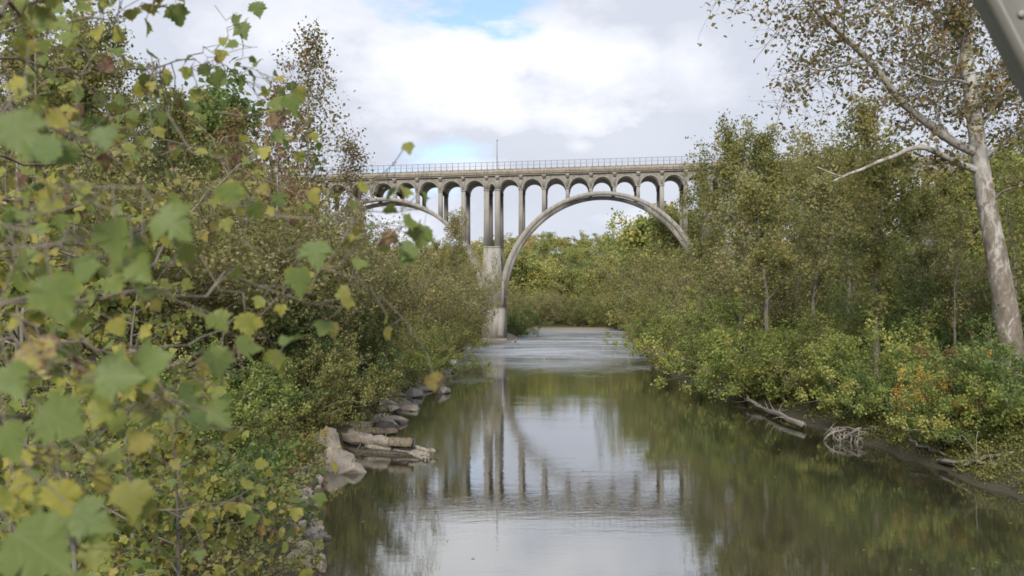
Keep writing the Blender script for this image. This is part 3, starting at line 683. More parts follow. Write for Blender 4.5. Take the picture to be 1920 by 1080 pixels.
# --- wood behind the left bank
for k, (u, Y, key, s_, m_, lab) in enumerate([
    (372, 120, 'hill1', 1.45, 'green', 'dark green round tree crown poking above the left wood'), (250, 95, 'wood1', 1.05, 'olive', 'olive tree rising behind the left lobed leaves'),
    (110, 80, 'wood3', 1.10, 'brown', 'thin brown tree at the upper left behind the leaves'), (180, 66, 'wood2', .98, 'olive', 'twiggy tree behind the upper left branches'),
    (420, 100, 'wood3', .92, 'olive', 'olive tree just left of the slender sycamores'), (320, 75, 'wood1', .85, 'olive', 'dull olive tree in the middle of the left wood'),
    (40, 60, 'wood2', .95, 'olive', 'olive tree at the left edge of the picture'), (490, 115, 'wood1', .85, 'olive', 'tree filling the gap behind the slender sycamores'),
    (600, 125, 'wood3', .70, 'brown', 'brown tree behind the tallest sycamore'), (720, 175, 'wood2', .72, 'rust', 'rusty tree under the left arch of the bridge'),
    (130, 120, 'hill2', 1.5, 'olive', 'large olive tree farthest back in the upper left'), (240, 50, 'thick1', 1.1, 'brown', 'brown thicket behind the yellow green leaves'),
    (120, 44, 'thick2', 1.0, 'olive', 'olive thicket at the left behind the leaves'), (540, 150, 'hill2', 1.2, 'pale', 'pale tree behind the slender sycamores')]):
    place(key, lab, 'tree', u, Y, s_, m_, G_LW)
# --- right bank shrubs, from the near corner towards the bridge
for k, (u, Y, key, s_, m_, lab) in enumerate([
    (1905, 47, 'bush2', .80, 'green', 'green shrub at the right edge above the branch pile'), (1880, 46, 'bush1', .85, 'lime', 'bright yellow green shrub on the right near the corner'),
    (1838, 49, 'bush2', .62, 'gold', 'orange gold flecked shrub on the near right bank'), (1745, 56, 'bush1', .85, 'green', 'green shrub just behind the orange gold one'),
    (1680, 58, 'bush2', .90, 'lime', 'lime shrub above the root tangle'), (1610, 63, 'bush1', 1.0, 'lime', 'tall lime shrub hanging over the root tangle'),
    (1560, 69, 'bush3', 1.05, 'olive', 'olive shrub between root tangle and fallen trunk'), (1500, 74, 'bush1', 1.15, 'lime', 'yellow green shrub above the fallen trunk'),
    (1440, 82, 'bush2', 1.20, 'lime', 'broad lime shrub at the tip of the fallen trunk'), (1390, 92, 'bush1', 1.30, 'lime', 'golden topped shrub beyond the fallen trunk'),
    (1345, 103, 'bush3', 1.35, 'lime', 'tall yellowish shrub midway along the right bank'), (1305, 118, 'bush2', 1.35, 'olive', 'olive shrub over the bend of the right bank'),
    (1275, 135, 'bush1', 1.45, 'lime', 'lime shrub at the far end of the right bank'), (1250, 160, 'bush3', 1.6, 'olive', 'pale olive shrub beside the rapids'),
    (1838, 54, 'bush3', .72, 'rust', 'reddish brown shrub at the foot of the white sycamore'), (1895, 48.0, 'bush1', .95, 'green', 'dark green shrub hiding the foot of the white sycamore'),
    (1690, 68, 'bush3', .95, 'green', 'dark bluish green shrub behind the lime ones'), (1800, 68, 'bush1', .95, 'green', 'green shrub left of the sycamore trunk'),
    (1600, 84, 'bush2', 1.2, 'green', 'green shrub in the second row above the roots'), (1510, 96, 'bush3', 1.3, 'olive', 'olive shrub in the second row above the fallen trunk'),
    (1430, 112, 'bush1', 1.4, 'green', 'green shrub in the second row of the right bank'), (1925, 64, 'bush3', 1.1, 'green', 'green shrub right of the sycamore trunk')]):
    xx = (u - UH) / FPX * Y; front = k < 14 and key != 'low1'
    if front: e_ = .9 if 1540 < u < 1700 else 0.0; xx = max(min(xx, float(np.interp(Y, YR, XR)) + 2.7 + e_), float(np.interp(Y, YR, XR)) + 2.0 + e_)
    place(key, lab, 'shrub', u, Y, s_ * (1.15 if front else 1.1) * (.80 + .42 * ((k * 37 % 11) / 10)), m_, G_RS, x=xx)
# --- right bank wood
RW = [(1352, 125, 'wood2', 1.22, 'olive', 'tall ragged tree, first right of the arch, highest crown beside the deck'), (1405, 120, 'wood1', 1.12, 'olive', 'olive tree right of the tallest one beside the deck'),
    (1452, 108, 'wood1', .90, 'olive', 'olive tree behind the golden sapling in the right wood'), (1310, 150, 'wood3', 1.1, 'olive', 'olive tree hiding the right foot of the main arch'),
    (1620, 110, 'wood1', 1.14, 'olive', 'broad olive tree below the sycamore limb'), (1560, 122, 'wood3', 1.10, 'brown', 'brownish tree left of the broad olive one'),
    (1500, 140, 'wood2', 1.08, 'olive', 'olive tree under the deck between two broader crowns'), (1700, 100, 'wood2', .74, 'olive', 'tree behind the lower bent sycamore limb'),
    (1780, 95, 'wood1', .76, 'olive', 'olive tree left of the white sycamore trunk'), (1880, 90, 'wood3', .85, 'lime', 'yellowish tree behind the white sycamore trunk'),
    (1960, 75, 'wood1', .72, 'olive', 'tree at the right edge beyond the sycamore'), (1480, 92, 'thick1', 1.15, 'brown', 'brown thicket behind the lime bank shrubs'),
    (1720, 76, 'thick2', 1.10, 'green', 'green thicket near the sycamore foot'), (1335, 122, 'thick1', 1.3, 'brown', 'brown thicket at the start of the right wood'), (1300, 138, 'thick2', 1.4, 'olive', 'pale olive thicket before the right arch foot'),
    (1265, 175, 'thick1', 1.6, 'olive', 'soft olive willow beside the rapids'), (1820, 74, 'thick1', 1.0, 'olive', 'olive thicket just left of the sycamore trunk'),
    (1900, 66, 'thick2', 1.0, 'olive', 'olive thicket just right of the sycamore trunk'), (1590, 150, 'hill1', 1.35, 'olive', 'round tree behind the broad olive one'),
    (1440, 160, 'wood1', 1.1, 'olive', 'olive tree farther back in the right wood'), (1750, 290, 'hill2', 1.4, 'olive', 'olive tree beyond the deck, left of the sycamore trunk'),
    (1850, 125, 'hill1', 1.0, 'olive', 'round olive tree far behind the sycamore trunk'), (1345, 185, 'wood3', 1.05, 'brown', 'brownish tree beside the right pier')]
for (u, Y, key, s_, m_, lab) in RW: place(key, lab, 'tree', u, Y, s_ * (.82 if key.startswith('thick') and u > 1290 else 1.0), m_, G_RW)
for (u, Y, key, s_, m_, lab) in [(1441, 80, 'trunky1', .95, 'olive', 'tree with a straight grey trunk above the golden topped shrub'), (1646, 62, 'trunky2', .92, 'olive', 'tree with a dark bare trunk rising behind the lime shrubs, near the root tangle'),
    (1520, 82, 'trunky2', .98, 'brown', 'tree with a leaning bare trunk in the right wood'), (1590, 88, 'trunky1', .92, 'olive', 'tree with a bare trunk under the tip of the bent sycamore limb'), (1745, 68, 'trunky1', .72, 'olive', 'tree with a bare trunk left of the sycamore'),
    (1385, 96, 'trunky2', 1.15, 'brown', 'brownish tree with a slim bare trunk near the start of the right wood'), (1930, 62, 'trunky2', .85, 'lime', 'yellowish tree with a bare trunk at the right edge')]:
    place(key, lab, 'tree', u, Y, s_, m_, G_RW)
for (u, Y, s_, lab) in [(1442, 90, 1.0, 'thin grey trunk standing clear of the bushes in the right wood'), (1645, 66, 1.0, 'thin dark trunk rising from the lime bank shrubs'), (1355, 112, 1.0, 'slim pale trunk at the start of the right wood'),
    (1492, 86, .95, 'slim trunk behind the yellow green shrub'), (1788, 62, .9, 'very thin pale stem left of the sycamore foot'), (1905, 58, 1.05, 'pale forked stem right of the sycamore trunk'), (1720, 84, 1.0, 'slim grey trunk deep in the right wood')]:
    place('bare', lab, 'tree', u, Y, s_, 'olive', 'thin trunks in the right wood')
place('bare', 'slim sapling with golden leaves in front of the right wood', 'tree', 1458, 98, 1.3, 'gold', 'thin trunks in the right wood')
# --- beyond the bridge
for (u, Y, key, s_, m_, lab) in [
    (1005, 425, 'hill1', 1.20, 'pale', 'large pale green round tree beyond the arch, nearest its left leg'), (1062, 430, 'hill1', 1.0, 'wood', 'olive tree right of the large pale green one'),
    (965, 425, 'hill2', 1.6, 'wood', 'dull tree framed by the left leg of the main arch'), (1120, 418, 'hill1', 1.05, 'wood', 'brown olive tree in the middle of the far bank'),
    (1030, 405, 'thick1', 1.35, 'brown', 'mauve brown thicket on the far gravel bank'), (1075, 402, 'thick2', 1.2, 'olive', 'olive thicket on the far gravel bank'),
    (1120, 402, 'thick1', 1.3, 'lime', 'yellowish thicket on the far gravel bank'), (1163, 391, 'thick2', 1.5, 'olive', 'olive thicket at the right end of the far bank'),
    (985, 402, 'thick2', 1.2, 'brown', 'brown thicket at the left end of the far bank'), (1150, 440, 'hill2', 1.3, 'pale', 'pale olive tree right of centre on the far bank'),
    (958, 290, 'bush1', 1.9, 'green', 'green shrub right behind the base of the pier'), (968, 330, 'bush3', 2.2, 'olive', 'olive shrub on the bank behind the pier'), (962, 360, 'thick2', 1.3, 'olive', 'olive tree on the left bank beyond the pier'),
    (1205, 330, 'hill1', 1.75, 'pale', 'tall olive tree seen behind the right arch haunch'), (1248, 300, 'hill2', 1.85, 'wood', 'pale tree top rising behind the right arch haunch'), (1175, 385, 'hill2', 1.55, 'wood', 'pale green hill tree left of the right arch haunch'),
    (1215, 285, 'thick2', 2.0, 'olive', 'soft olive willow below the right arch haunch'), (1240, 235, 'thick1', 1.9, 'olive', 'olive willow at the right end of the rapids'), (1290, 270, 'hill1', 1.5, 'wood', 'olive tree behind the foot of the right arch haunch'),
    (1225, 215, 'bush2', 1.9, 'olive', 'pale shrub overhanging the right end of the rapids')]:
    place(key, lab, 'shrub' if key.startswith('bush') else 'tree', u, Y, s_, m_, G_FAR)

# --- far wooded hillsides that read as one mass
def far_forest():
    rng = np.random.RandomState(5); lf = Geo(); pts = []
    for _ in range(2600):
        y = rng.uniform(432, 800); x = rng.uniform(-.30, .36) * y + 0
        pts.append((x, y))
    for _ in range(900):
        y = rng.uniform(130, 440); x = rng.uniform(-230, -70); pts.append((x, y))
        y = rng.uniform(150, 440); x = rng.uniform(110, 250); pts.append((x, y))
    kept = []
    for (x, y) in pts:
        if abs((y - BY) + math.tan(YAW) * (x - BX)) < 22: continue
        if all((x - a) ** 2 + (y - b) ** 2 > 11 ** 2 for a, b in kept): kept.append((x, y))
    for (x, y) in kept:
        z = h1(x, y); Ht = rng.uniform(12, 20); Wd = rng.uniform(4.5, 7.5); tb = np.clip(rng.normal(.40, .20), .05, .95)
        n_cl = 20 if y < 620 else 12; n_lf = 62
        th = rng.uniform(0, 6.28, n_cl); ph = np.arccos(rng.uniform(-.25, 1, n_cl)); rr = rng.uniform(.55, 1.05, n_cl)
        cc = np.stack((Wd * rr * np.sin(ph) * np.cos(th), Wd * rr * np.sin(ph) * np.sin(th), Ht * .52 + Ht * .46 * rr * np.cos(ph)), 1)
        for c in cc:
            P = rng.normal(0, 1, (n_lf, 3)); P /= np.linalg.norm(P, axis=1)[:, None]; P *= rng.uniform(.55, 1.05, n_lf)[:, None] * rng.uniform(1.5, 2.6)
            P[:, 2] *= .75
            leaf_quads(lf, P + c + (x, y, z), rng.uniform(.55, 1.05, n_lf), np.clip(tb + rng.normal(0, .05) + rng.normal(0, .07, n_lf), 0, 1), rng, .8)
    tag(lf.build('forest', LEAF['wood'], tint=True), 'distant wooded hillsides in early autumn colours beyond the bridge', 'forest', kind='stuff')
far_forest()

# --- ground cover on both banks
def undergrowth():
    rng = np.random.RandomState(9); g = Geo()
    for (x0, x1, y0, y1, n, s0, mat_t) in ((-30, -5, 8, 60, 70000, .13, .4), (-40, -8, 60, 200, 50000, .22, .45), (19, 48, 35, 75, 50000, .15, .4), (19, 70, 75, 190, 60000, .24, .42), (20, 30, 34, 62, 110000, .10, .32)):
        x = rng.uniform(x0, x1, n); y = rng.uniform(y0, y1, n); d = bank(x, y)
        k = (d > (1.2 if x1 < 0 else .15) + rng.exponential(.8 if x1 < 0 else .35, n)) & (np.sin(x * .9 + y * .35) + np.sin(y * .6 - x * .3) + rng.normal(0, .8, n) > -1.0); x, y = x[k], y[k]; n = len(x)
        z = H(x, y) + rng.exponential(.22, n).clip(0, 1.2)
        cl = np.sin(x * 1.1) * np.cos(y * .8) * .12
        leaf_quads(g, np.stack((x, y, z), 1), s0 * rng.uniform(.6, 1.5, n), np.clip(mat_t + cl + rng.normal(0, .2, n), 0, 1), rng, .6)
    tag(g.build('undergrowth', LEAF['olive'], tint=True), 'mixed green and yellowing undergrowth covering both river banks', 'undergrowth', kind='stuff')
undergrowth()

# ------------------------------------------------------------------ the big white sycamore on the right bank
def big_sycamore():
    rng = np.random.RandomState(77); wood, lf = Geo(), Geo(); YY = 50.0
    bx = (1893 - UH) / FPX * YY; root = empty('white_sycamore', (bx, YY, h1(bx, YY) - .1)); org = np.array(root.location)
    def px_(pts): return np.array([W(u, v, YY + dy) - org for (u, v, dy) in pts])
    def smooth(P, n=14):
        t = np.linspace(0, len(P) - 1, n); i = np.clip(t.astype(int), 0, len(P) - 2); f = (t - i)[:, None]
        m = np.gradient(P, axis=0); p0, p1, m0, m1 = P[i], P[i + 1], m[i], m[i + 1]
        return (2 * f**3 - 3 * f**2 + 1) * p0 + (f**3 - 2 * f**2 + f) * m0 + (-2 * f**3 + 3 * f**2) * p1 + (f**3 - f**2) * m1
    base = np.array((0, 0, -.5))
    trunk = np.vstack((base, px_([(1893, 640, 0), (1872, 500, 0), (1845, 350, 0), (1828, 230, 0), (1815, 130, 0), (1808, 40, 0), (1812, -60, 0), (1806, -200, 0), (1815, -330, 0)])))
    Tp = smooth(trunk, 30); Rt = np.interp(np.linspace(0, 9, 30), [0, 1, 2, 3, 4, 5, 6, 7, 8, 9], [.80, .68, .56, .47, .41, .36, .27, .22, .16, .05])
    wood.tube(Tp, Rt, 14)
    limbs = [([(1838, 290, 0), (1790, 268, -.3), (1740, 232, -.6), (1690, 190, -1.0), (1640, 125, -1.5), (1585, 70, -2), (1540, 30, -2.4), (1505, -5, -2.8), (1440, -60, -3), (1400, -90, -3)], .27, .05),
        ([(1838, 322, 0), (1812, 312, -.2), (1785, 300, -.5), (1758, 287, -.8), (1730, 276, -1), (1700, 281, -1.2), (1680, 292, -1.4), (1650, 302, -1.6), (1620, 316, -1.8), (1590, 327, -2), (1560, 341, -2.3)], .21, .05),
        ([(1578, 331, -2.1), (1560, 325, -2.3), (1532, 313, -2.6)], .06, .03),
        ([(1812, 100, 0), (1790, 62, .3), (1765, 40, .6), (1735, 8, 1), (1700, -40, 1.5)], .20, .06),
        ([(1808, 70, 0), (1780, 20, -.4), (1765, -30, -1), (1740, -120, -1.6)], .22, .05), ([(1815, 60, 0), (1835, -10, .3), (1850, -80, .8), (1870, -200, 1)], .20, .05),
        ([(1830, 190, 0), (1848, 155, .4), (1880, 130, .8), (1930, 105, 1.4), (1990, 90, 2)], .12, .04), ([(1835, 240, 0), (1860, 205, -.8), (1890, 160, -1.6), (1940, 120, -2.5)], .13, .04),
        ([(1858, 380, 0), (1885, 357, -1), (1930, 346, -2), (1990, 330, -3)], .09, .03),
        ([(1700, 198, -1), (1690, 140, -1.2), (1700, 80, -1.5), (1690, 10, -2)], .09, .03), ([(1625, 110, -1.6), (1590, 120, -2.4), (1530, 135, -3.2), (1480, 150, -4)], .07, .02), ([(1585, 70, -2), (1580, 20, -1.6), (1590, -40, -1)], .07, .03), ([(1790, 265, -.3), (1760, 225, .6), (1750, 170, 1.4), (1720, 120, 2)], .09, .03), ([(1838, 300, 0), (1880, 270, 1), (1930, 230, 2), (1990, 200, 3)], .12, .04),
        ([(1830, 250, 0), (1840, 215, 1.5), (1810, 150, 4), (1770, 90, 6)], .16, .04), ([(1825, 160, 0), (1790, 150, -2), (1755, 150, -3.4), (1700, 130, -5)], .10, .03)]
    subs = []
    for pts, r0, r1 in limbs:
        P = smooth(px_(pts), max(8, len(pts) * 2)); wood.tube(P, np.linspace(r0, r1, len(P)), 9); subs.append((P, r0))
    twigs = Geo()
    def sprays(P, n, t0, Lm, hang):
        for _ in range(int(n * 1.65)):
            q = at(P, rng.uniform(t0, 1)); ax = unit(P[-1] - P[0]); d = unit(ax * .4 + rng.normal(0, .7, 3) + np.array((0, 0, hang)))
            spray(rng, twigs, lf, q, d, Lm * rng.uniform(.5, 1.9), 6, 5, .22, .24, -.35, .5, .024, .12)
    sprays(subs[0][0], 46, .22, 2.4, -.1); sprays(subs[1][0][:8], 8, .3, 1.3, .4); sprays(subs[3][0], 22, .2, 2.1, .0); sprays(subs[4][0], 24, .1, 2.4, 0)
    sprays(subs[5][0], 24, .1, 2.2, 0); sprays(subs[6][0], 20, .2, 2.0, 0); sprays(subs[7][0], 20, .2, 2.0, 0); sprays(subs[8][0], 3, .6, 1, 0); [sprays(sb[0], 15, .25, 2.2, -.1) for sb in subs[9:]]
    sprays(Tp[14:22], 14, 0, 2.2, 0); sprays(Tp[22:], 40, 0, 3.2, 0)
    wood.build('trunk', WHITEBARK, root, smooth=True); twigs.build('twigs', BARK, root); lf.build('crown', LEAF['sycamore'], root, tint=True)
    tag(root, 'big white barked sycamore with a long slanting limb on the right bank', 'tree')
big_sycamore()

# ------------------------------------------------------------------ near sycamore branches with big lobed leaves, left
def near_tree():
    rng = np.random.RandomState(2024)
    root = empty('lobed_leaf_tree', (-4.6, 4.2, h1(-4.6, 4.2) - .1)); org = np.array(root.location)
    tr = Geo(); TP = np.array([(0, 0, -.3), (.1, 0, 2), (0, .1, 4), (.15, 0, 6), (.1, .1, 8.5)]); tr.tube(TP, [.16, .14, .12, .09, .03], 12); tr.build('trunk', BARK, root, smooth=True)
    branches = [  # photo points at real distances, thickness, leaves, tint
        ([(-60, 112, 3.4), (0, 118, 3.6), (111, 126, 3.8), (180, 129, 4.0), (278, 122, 4.3), (361, 103, 4.5), (389, 89, 4.6), (455, 42, 4.9)], .008, 20, .30, (.08, .13)),
        ([(278, 122, 4.3), (305, 130, 4.3), (262, 165, 4.3)], .007, 8, .40, (.09, .14)), ([(330, 112, 4.4), (380, 115, 4.4), (430, 112, 4.6), (455, 105, 4.7)], .004, 12, .28, (.09, .13)),
        ([(-60, 30, 2.6), (0, 14, 2.7), (60, 0, 2.9), (140, -25, 3.1)], .011, 14, .40, (.09, .14)), ([(-20, 60, 3.4), (80, 55, 3.5), (180, 30, 3.7), (260, 20, 3.9), (330, 10, 4)], .005, 18, .42, (.10, .15)),
        ([(-60, 180, 2.4), (0, 184, 2.5), (60, 190, 2.7), (125, 200, 2.9)], .006, 10, .42, (.08, .12)),
        ([(-60, 305, 4.0), (28, 294, 4.2), (153, 292, 4.5), (250, 283, 4.8), (333, 275, 5.2), (417, 267, 5.6), (480, 268, 5.9)], .009, 26, .42, (.09, .15)),
        ([(-60, 372, 4.4), (0, 375, 4.6), (130, 382, 5.0), (200, 372, 5.3), (330, 360, 6.0)], .008, 22, .44, (.10, .16)),
        ([(250, 520, 5.5), (320, 440, 5.8), (350, 400, 6.0), (415, 335, 6.5), (480, 285, 7.0), (560, 225, 7.6)], .013, 20, .45, (.10, .15)),
        ([(-60, 570, 2.0), (60, 575, 2.1), (230, 565, 2.3), (440, 560, 2.6), (560, 545, 2.9), (680, 480, 3.0), (735, 450, 3.05), (785, 395, 3.1)], .006, 24, .38, (.07, .12)),
        ([(-60, 650, 2.6), (130, 640, 2.8), (270, 628, 3.0), (390, 612, 3.3), (500, 548, 3.6), (610, 520, 4)], .006, 26, .46, (.08, .14)),
        ([(-60, 760, 1.7), (20, 800, 1.8), (85, 860, 1.9), (150, 880, 2.0), (260, 905, 2.2)], .007, 12, .40, (.09, .13)),
        ([(120, 960, 4.4), (310, 950, 4.6), (440, 952, 4.8), (520, 950, 5.0), (600, 938, 5.1)], .006, 14, .40, (.10, .14)),
        ([(-60, 470, 1.5), (60, 480, 1.6), (160, 450, 1.75), (250, 440, 1.9), (330, 430, 2.0), (420, 390, 2.2)], .005, 7, .2, (.09, .12)),
        ([(-60, 700, 1.5), (80, 720, 1.6), (200, 725, 1.75), (300, 690, 1.9), (400, 690, 2.1), (510, 690, 2.4)], .005, 12, .22, (.09, .13)),
        ([(-60, 220, 1.5), (40, 230, 1.6)], .005, 3, .15, (.10, .13)), ([(-60, 1000, 1.6), (40, 1010, 1.7), (120, 1040, 1.8)], .005, 5, .2, (.12, .16)),
        ([(420, 265, 4.8), (500, 240, 4.9), (555, 205, 5.0)], .004, 5, .25, (.12, .16)), ([(-60, 830, 3.2), (150, 780, 3.5), (300, 740, 4), (420, 720, 4.5)], .006, 22, .42, (.09, .14)),
        ([(-60, 430, 3.2), (100, 420, 3.5), (230, 470, 3.8), (330, 520, 4.2)], .006, 18, .44, (.09, .14)), ([(-60, 500, 4.8), (90, 480, 5.2), (220, 440, 5.6), (300, 400, 6)], .008, 20, .5, (.11, .16))]
    for pts, r, n, tb, (s0, s1) in branches:
        dep = np.mean([q[2] for q in pts]); P0 = np.array([W(u, v, Y) for u, v, Y in pts]) - org; tq = np.linspace(0, 1, len(P0) * 3); P = np.array([at(P0, x) for x in tq]); P[1:-1] += rng.normal(0, .011, (len(P) - 2, 3)) * dep**.5; r = r * (.55 if dep < 2.4 else .9)
        P[:, 2] -= .06 * np.sin(tq * 3.1) * rng.uniform(-.6, 1)
        w, lf = Geo(), Geo(); w.tube(P, np.linspace(r, r * .25, len(P)), 7); runs = [P, P]
        for k in range(4 + n // 5):
            q0 = at(P, rng.uniform(.05, .72)); dd = unit(unit(P[-1] - P[0]) * .7 + rng.normal(0, .55, 3) + np.array((0, 0, -.15))); Q = curve(rng, q0, dd, rng.uniform(.12, .32) * dep**.5, 5, -.25, .16)
            w.tube(Q, np.linspace(r * .45, .0014, 5), 5, False); runs.append(Q)
        for k in range(int(n * (1.25 if dep < 2.5 else 2.5))):
            P = runs[rng.randint(len(runs))]; t = 1.0 if k == 0 else rng.uniform(.12, 1); q = at(P, t); tan = unit(P[-1] - P[0])
            pd = unit(tan * .4 + rng.normal(0, .55, 3)); Lp = rng.uniform(.04, .11); e = q + pd * Lp
            w.tube([q, e], [.0018, .0014], 4, False)
            ax = unit(pd * .5 + np.array((0, 0, -.6)) + rng.normal(0, .45, 3)); nr = unit(np.array((rng.normal(0, .5), -.75, .55)) + rng.normal(0, .45, 3))
            tint = np.clip(tb + .09 + rng.normal(0, .18), .02, .72) if rng.rand() > .07 else rng.uniform(.75, 1)
            lobed_leaf(lf, e, ax, nr, rng.uniform(s0, s1) * rng.uniform(.44, .72), tint, rng)
        b = w.build('branch', TWIG, root); lf.build('leaves', LEAF['maple'], b, tint=True)
    # single big leaves seen closest, with their stalks
    for (u, v, Y, sz, tint, ax) in [(95, 520, 1.45, .125, .22, (.2, 0, -1)), (22, 215, 1.5, .12, .15, (.5, 0, -.8)), (215, 415, 1.7, .125, .22, (.1, 0, -1)), (300, 400, 1.75, .12, .25, (.6, 0, -.6)), (250, 470, 1.8, .12, .24, (.3, .1, -1)), (180, 490, 1.7, .10, .2, (-.5, 0, -.8)),
        (590, 455, 2.5, .12, .16, (.1, 0, -1)), (560, 505, 2.6, .13, .20, (.2, 0, -1)), (430, 345, 2.4, .11, .36, (.2, 0, -1)), (185, 705, 1.55, .12, .2, (1, 0, .12)), (255, 690, 1.6, .11, .22, (1, 0, .35)), (80, 770, 1.5, .12, .22, (.8, 0, -.4)),
        (110, 905, 1.75, .11, .62, (.35, 0, -1)), (245, 905, 1.85, .115, .55, (.2, 0, -1)), (30, 1000, 1.3, .15, .2, (.8, 0, -.6)), (140, 960, 1.6, .11, .16, (.9, 0, -.5)), (15, 690, 1.5, .10, .2, (.7, 0, -.7)), (10, 800, 1.5, .10, .18, (.5, 0, -.9)),
        (795, 425, 3.1, .13, .20, (-.2, 0, -1)), (775, 460, 3.05, .11, .12, (-.7, 0, -.7)), (742, 440, 3.05, .11, .92, (-.7, 0, -.6)), (765, 475, 3.05, .08, .18, (-.2, 0, -1)), (460, 590, 2.8, .12, .55, (.1, 0, -1)), (548, 178, 3.2, .12, .24, (0, 0, -1)), (520, 225, 3.2, .08, .94, (-.8, 0, -.2)), (145, 198, 3.0, .08, .95, (.2, 0, -1)),
        (40, 655, 1.9, .10, .80, (.6, 0, -.6)), (480, 5, 4.9, .13, .18, (.1, 0, -1)), (450, 45, 4.9, .14, .18, (.5, 0, -1)), (600, 925, 4.6, .11, .26, (.2, 0, -1)), (330, 10, 4.0, .15, .30, (.3, 0, -1)), (100, 40, 3.2, .10, .36, (.9, 0, -.4))]:
        p = W(u, v, Y) - org; a = unit(np.array(ax, float) + rng.normal(0, .12, 3)); nr = unit(np.array((rng.normal(0, .3), -.9, .35)))
        w, lf = Geo(), Geo(); o1 = np.array((-rng.uniform(.06, .14), .03, rng.uniform(.02, .10))); o2 = o1 + np.array((-rng.uniform(.05, .12), .03, rng.uniform(-.02, .12))); w.tube([p + o2, p + o1, p - a * .05 + np.array((0, .01, .02)), p], [.0022, .0019, .0016, .0013], 5, False); lobed_leaf(lf, p, a, nr, sz * .70, tint, rng)
        b = w.build('twig', TWIG, root); lf.build('leaf', LEAF['maple'], b, tint=True)
    tag(root, 'leafy branches with large lobed green and yellow leaves reaching in from the left', 'tree')
near_tree()
def young_sycamore(seed, u, Y, Ht, wid, n_l, label, tb=.45, ls=(.10, .17), r0=.06, low=.12):
    rng = np.random.RandomState(seed); x = (u - UH) / FPX * Y; root = empty('young_sycamore', (x, Y, h1(x, Y) - .1))
    w, lf = Geo(), Geo(); T = np.zeros((8, 3)); T[:, 2] = np.linspace(-.3, Ht, 8); T[1:, :2] = np.cumsum(rng.normal(0, .07, (7, 2)), 0); w.tube(T, np.linspace(r0, .012, 8), 8)
    for i in range(n_l):
        tt = (i + rng.uniform(0, 1)) / n_l; p = at(T, low + (1 - low) * tt * .98); az = i * 2.4 + rng.uniform(-.5, .5); Ln = wid * (1.1 - .75 * tt) * rng.uniform(.5, 1.15)
        P = curve(rng, p, np.array((math.cos(az), math.sin(az), .35)), Ln, 5, .15, .10); w.tube(P, np.linspace(.018, .005, 5), 5, False)
        for j in range(4):
            q0 = at(P, rng.uniform(.25, .9)); dd = unit(unit(P[-1] - P[0]) + rng.normal(0, .5, 3)); Q = curve(rng, q0, dd, Ln * .4, 3, 0, .1); w.tube(Q, [.006, .005, .003], 4, False)
            for PP in (P, Q, Q):
                for _ in range(3):
                    q = at(PP, rng.uniform(.3, 1)); e = q + rng.normal(0, .06, 3); w.tube([q, e], [.002, .0015], 3, False)
                    tint = np.clip(tb + rng.normal(0, .15), .02, .70) if rng.rand() > .07 else rng.uniform(.72, 1)
                    lobed_leaf(lf, e, np.array((0, 0, -.7)) + rng.normal(0, .5, 3), np.array((0, -.5, .7)) + rng.normal(0, .5, 3), rng.uniform(*ls) * 1.05, tint, rng)
    w.build('trunk', WHITEBARK if seed == 1 else BARK, root, smooth=True); lf.build('crown', LEAF['maple'], root, tint=True); tag(root, label, 'tree', 'young trees with lobed leaves on the left')
young_sycamore(1, 20, 13, 9.5, 2.6, 34, 'young tree with a thin white stem at the left edge', .45)
young_sycamore(2, 190, 10.5, 9.5, 2.1, 34, 'young lobed leaf tree filling the upper left corner', .42)
young_sycamore(3, 330, 16, 6.2, 2.4, 30, 'young yellowing lobed leaf tree behind the near branches', .52)
young_sycamore(4, 120, 8.0, 5.0, 1.6, 26, 'short young lobed leaf tree low at the left', .42)
young_sycamore(5, 400, 13, 3.6, 1.8, 22, 'low sapling with lobed leaves over the left slope', .45)
young_sycamore(6, 250, 19, 9.0, 2.8, 32, 'taller young lobed leaf tree behind the left saplings', .48)
young_sycamore(7, 470, 18, 2.6, 1.8, 20, 'low lobed leaf sapling beside the riprap', .5)
young_sycamore(8, 60, 18, 13.5, 2.8, 36, 'tall young lobed leaf tree behind the white stem', .46)

# ------------------------------------------------------------------ rocks, logs, driftwood
def rock(label, u, v, w, h, d=None, flat=1.0, z=0.0, mat=ROCK, seed=0, group=None, name='boulder', rz=None, Y=None):
    rng = random.Random(seed * 31 + int(u) * 7 + int(v)); Y = Y or ground_y(v, z); x = (u - UH) / FPX * Y
    bm = bmesh.new(); d = d or w * .8
    for _ in range(15):
        a, b = rng.uniform(0, 6.28), rng.uniform(-1, 1); r = rng.uniform(.78, 1.05); c = math.sqrt(1 - b * b)
        bm.verts.new((r * c * math.cos(a) * w / 2, r * c * math.sin(a) * d / 2, b * h * .62 * r))
    res = bmesh.ops.convex_hull(bm, input=bm.verts); 
    bmesh.ops.delete(bm, geom=list({e for e in res['geom_interior'] + res['geom_unused'] if isinstance(e, bmesh.types.BMVert)}), context='VERTS')
    bmesh.ops.bevel(bm, geom=list(bm.edges), offset=min(w, h) * .07, segments=2, affect='EDGES', clamp_overlap=True)
    bmesh.ops.recalc_face_normals(bm, faces=bm.faces)
    me = bpy.data.meshes.new(name); bm.to_mesh(me); bm.free(); me.materials.append(mat)
    o = bpy.data.objects.new(name, me); COL.objects.link(o)
    o.location = (x, Y, max(z, h1(x, Y) if z else 0) + h * .12); o.rotation_euler = (rng.uniform(-.12, .12), rng.uniform(-.12, .12), rz if rz is not None else rng.uniform(0, 6.28))
    tag(o, label, 'rock', group); return o
GB = 'boulders along the left waterline'
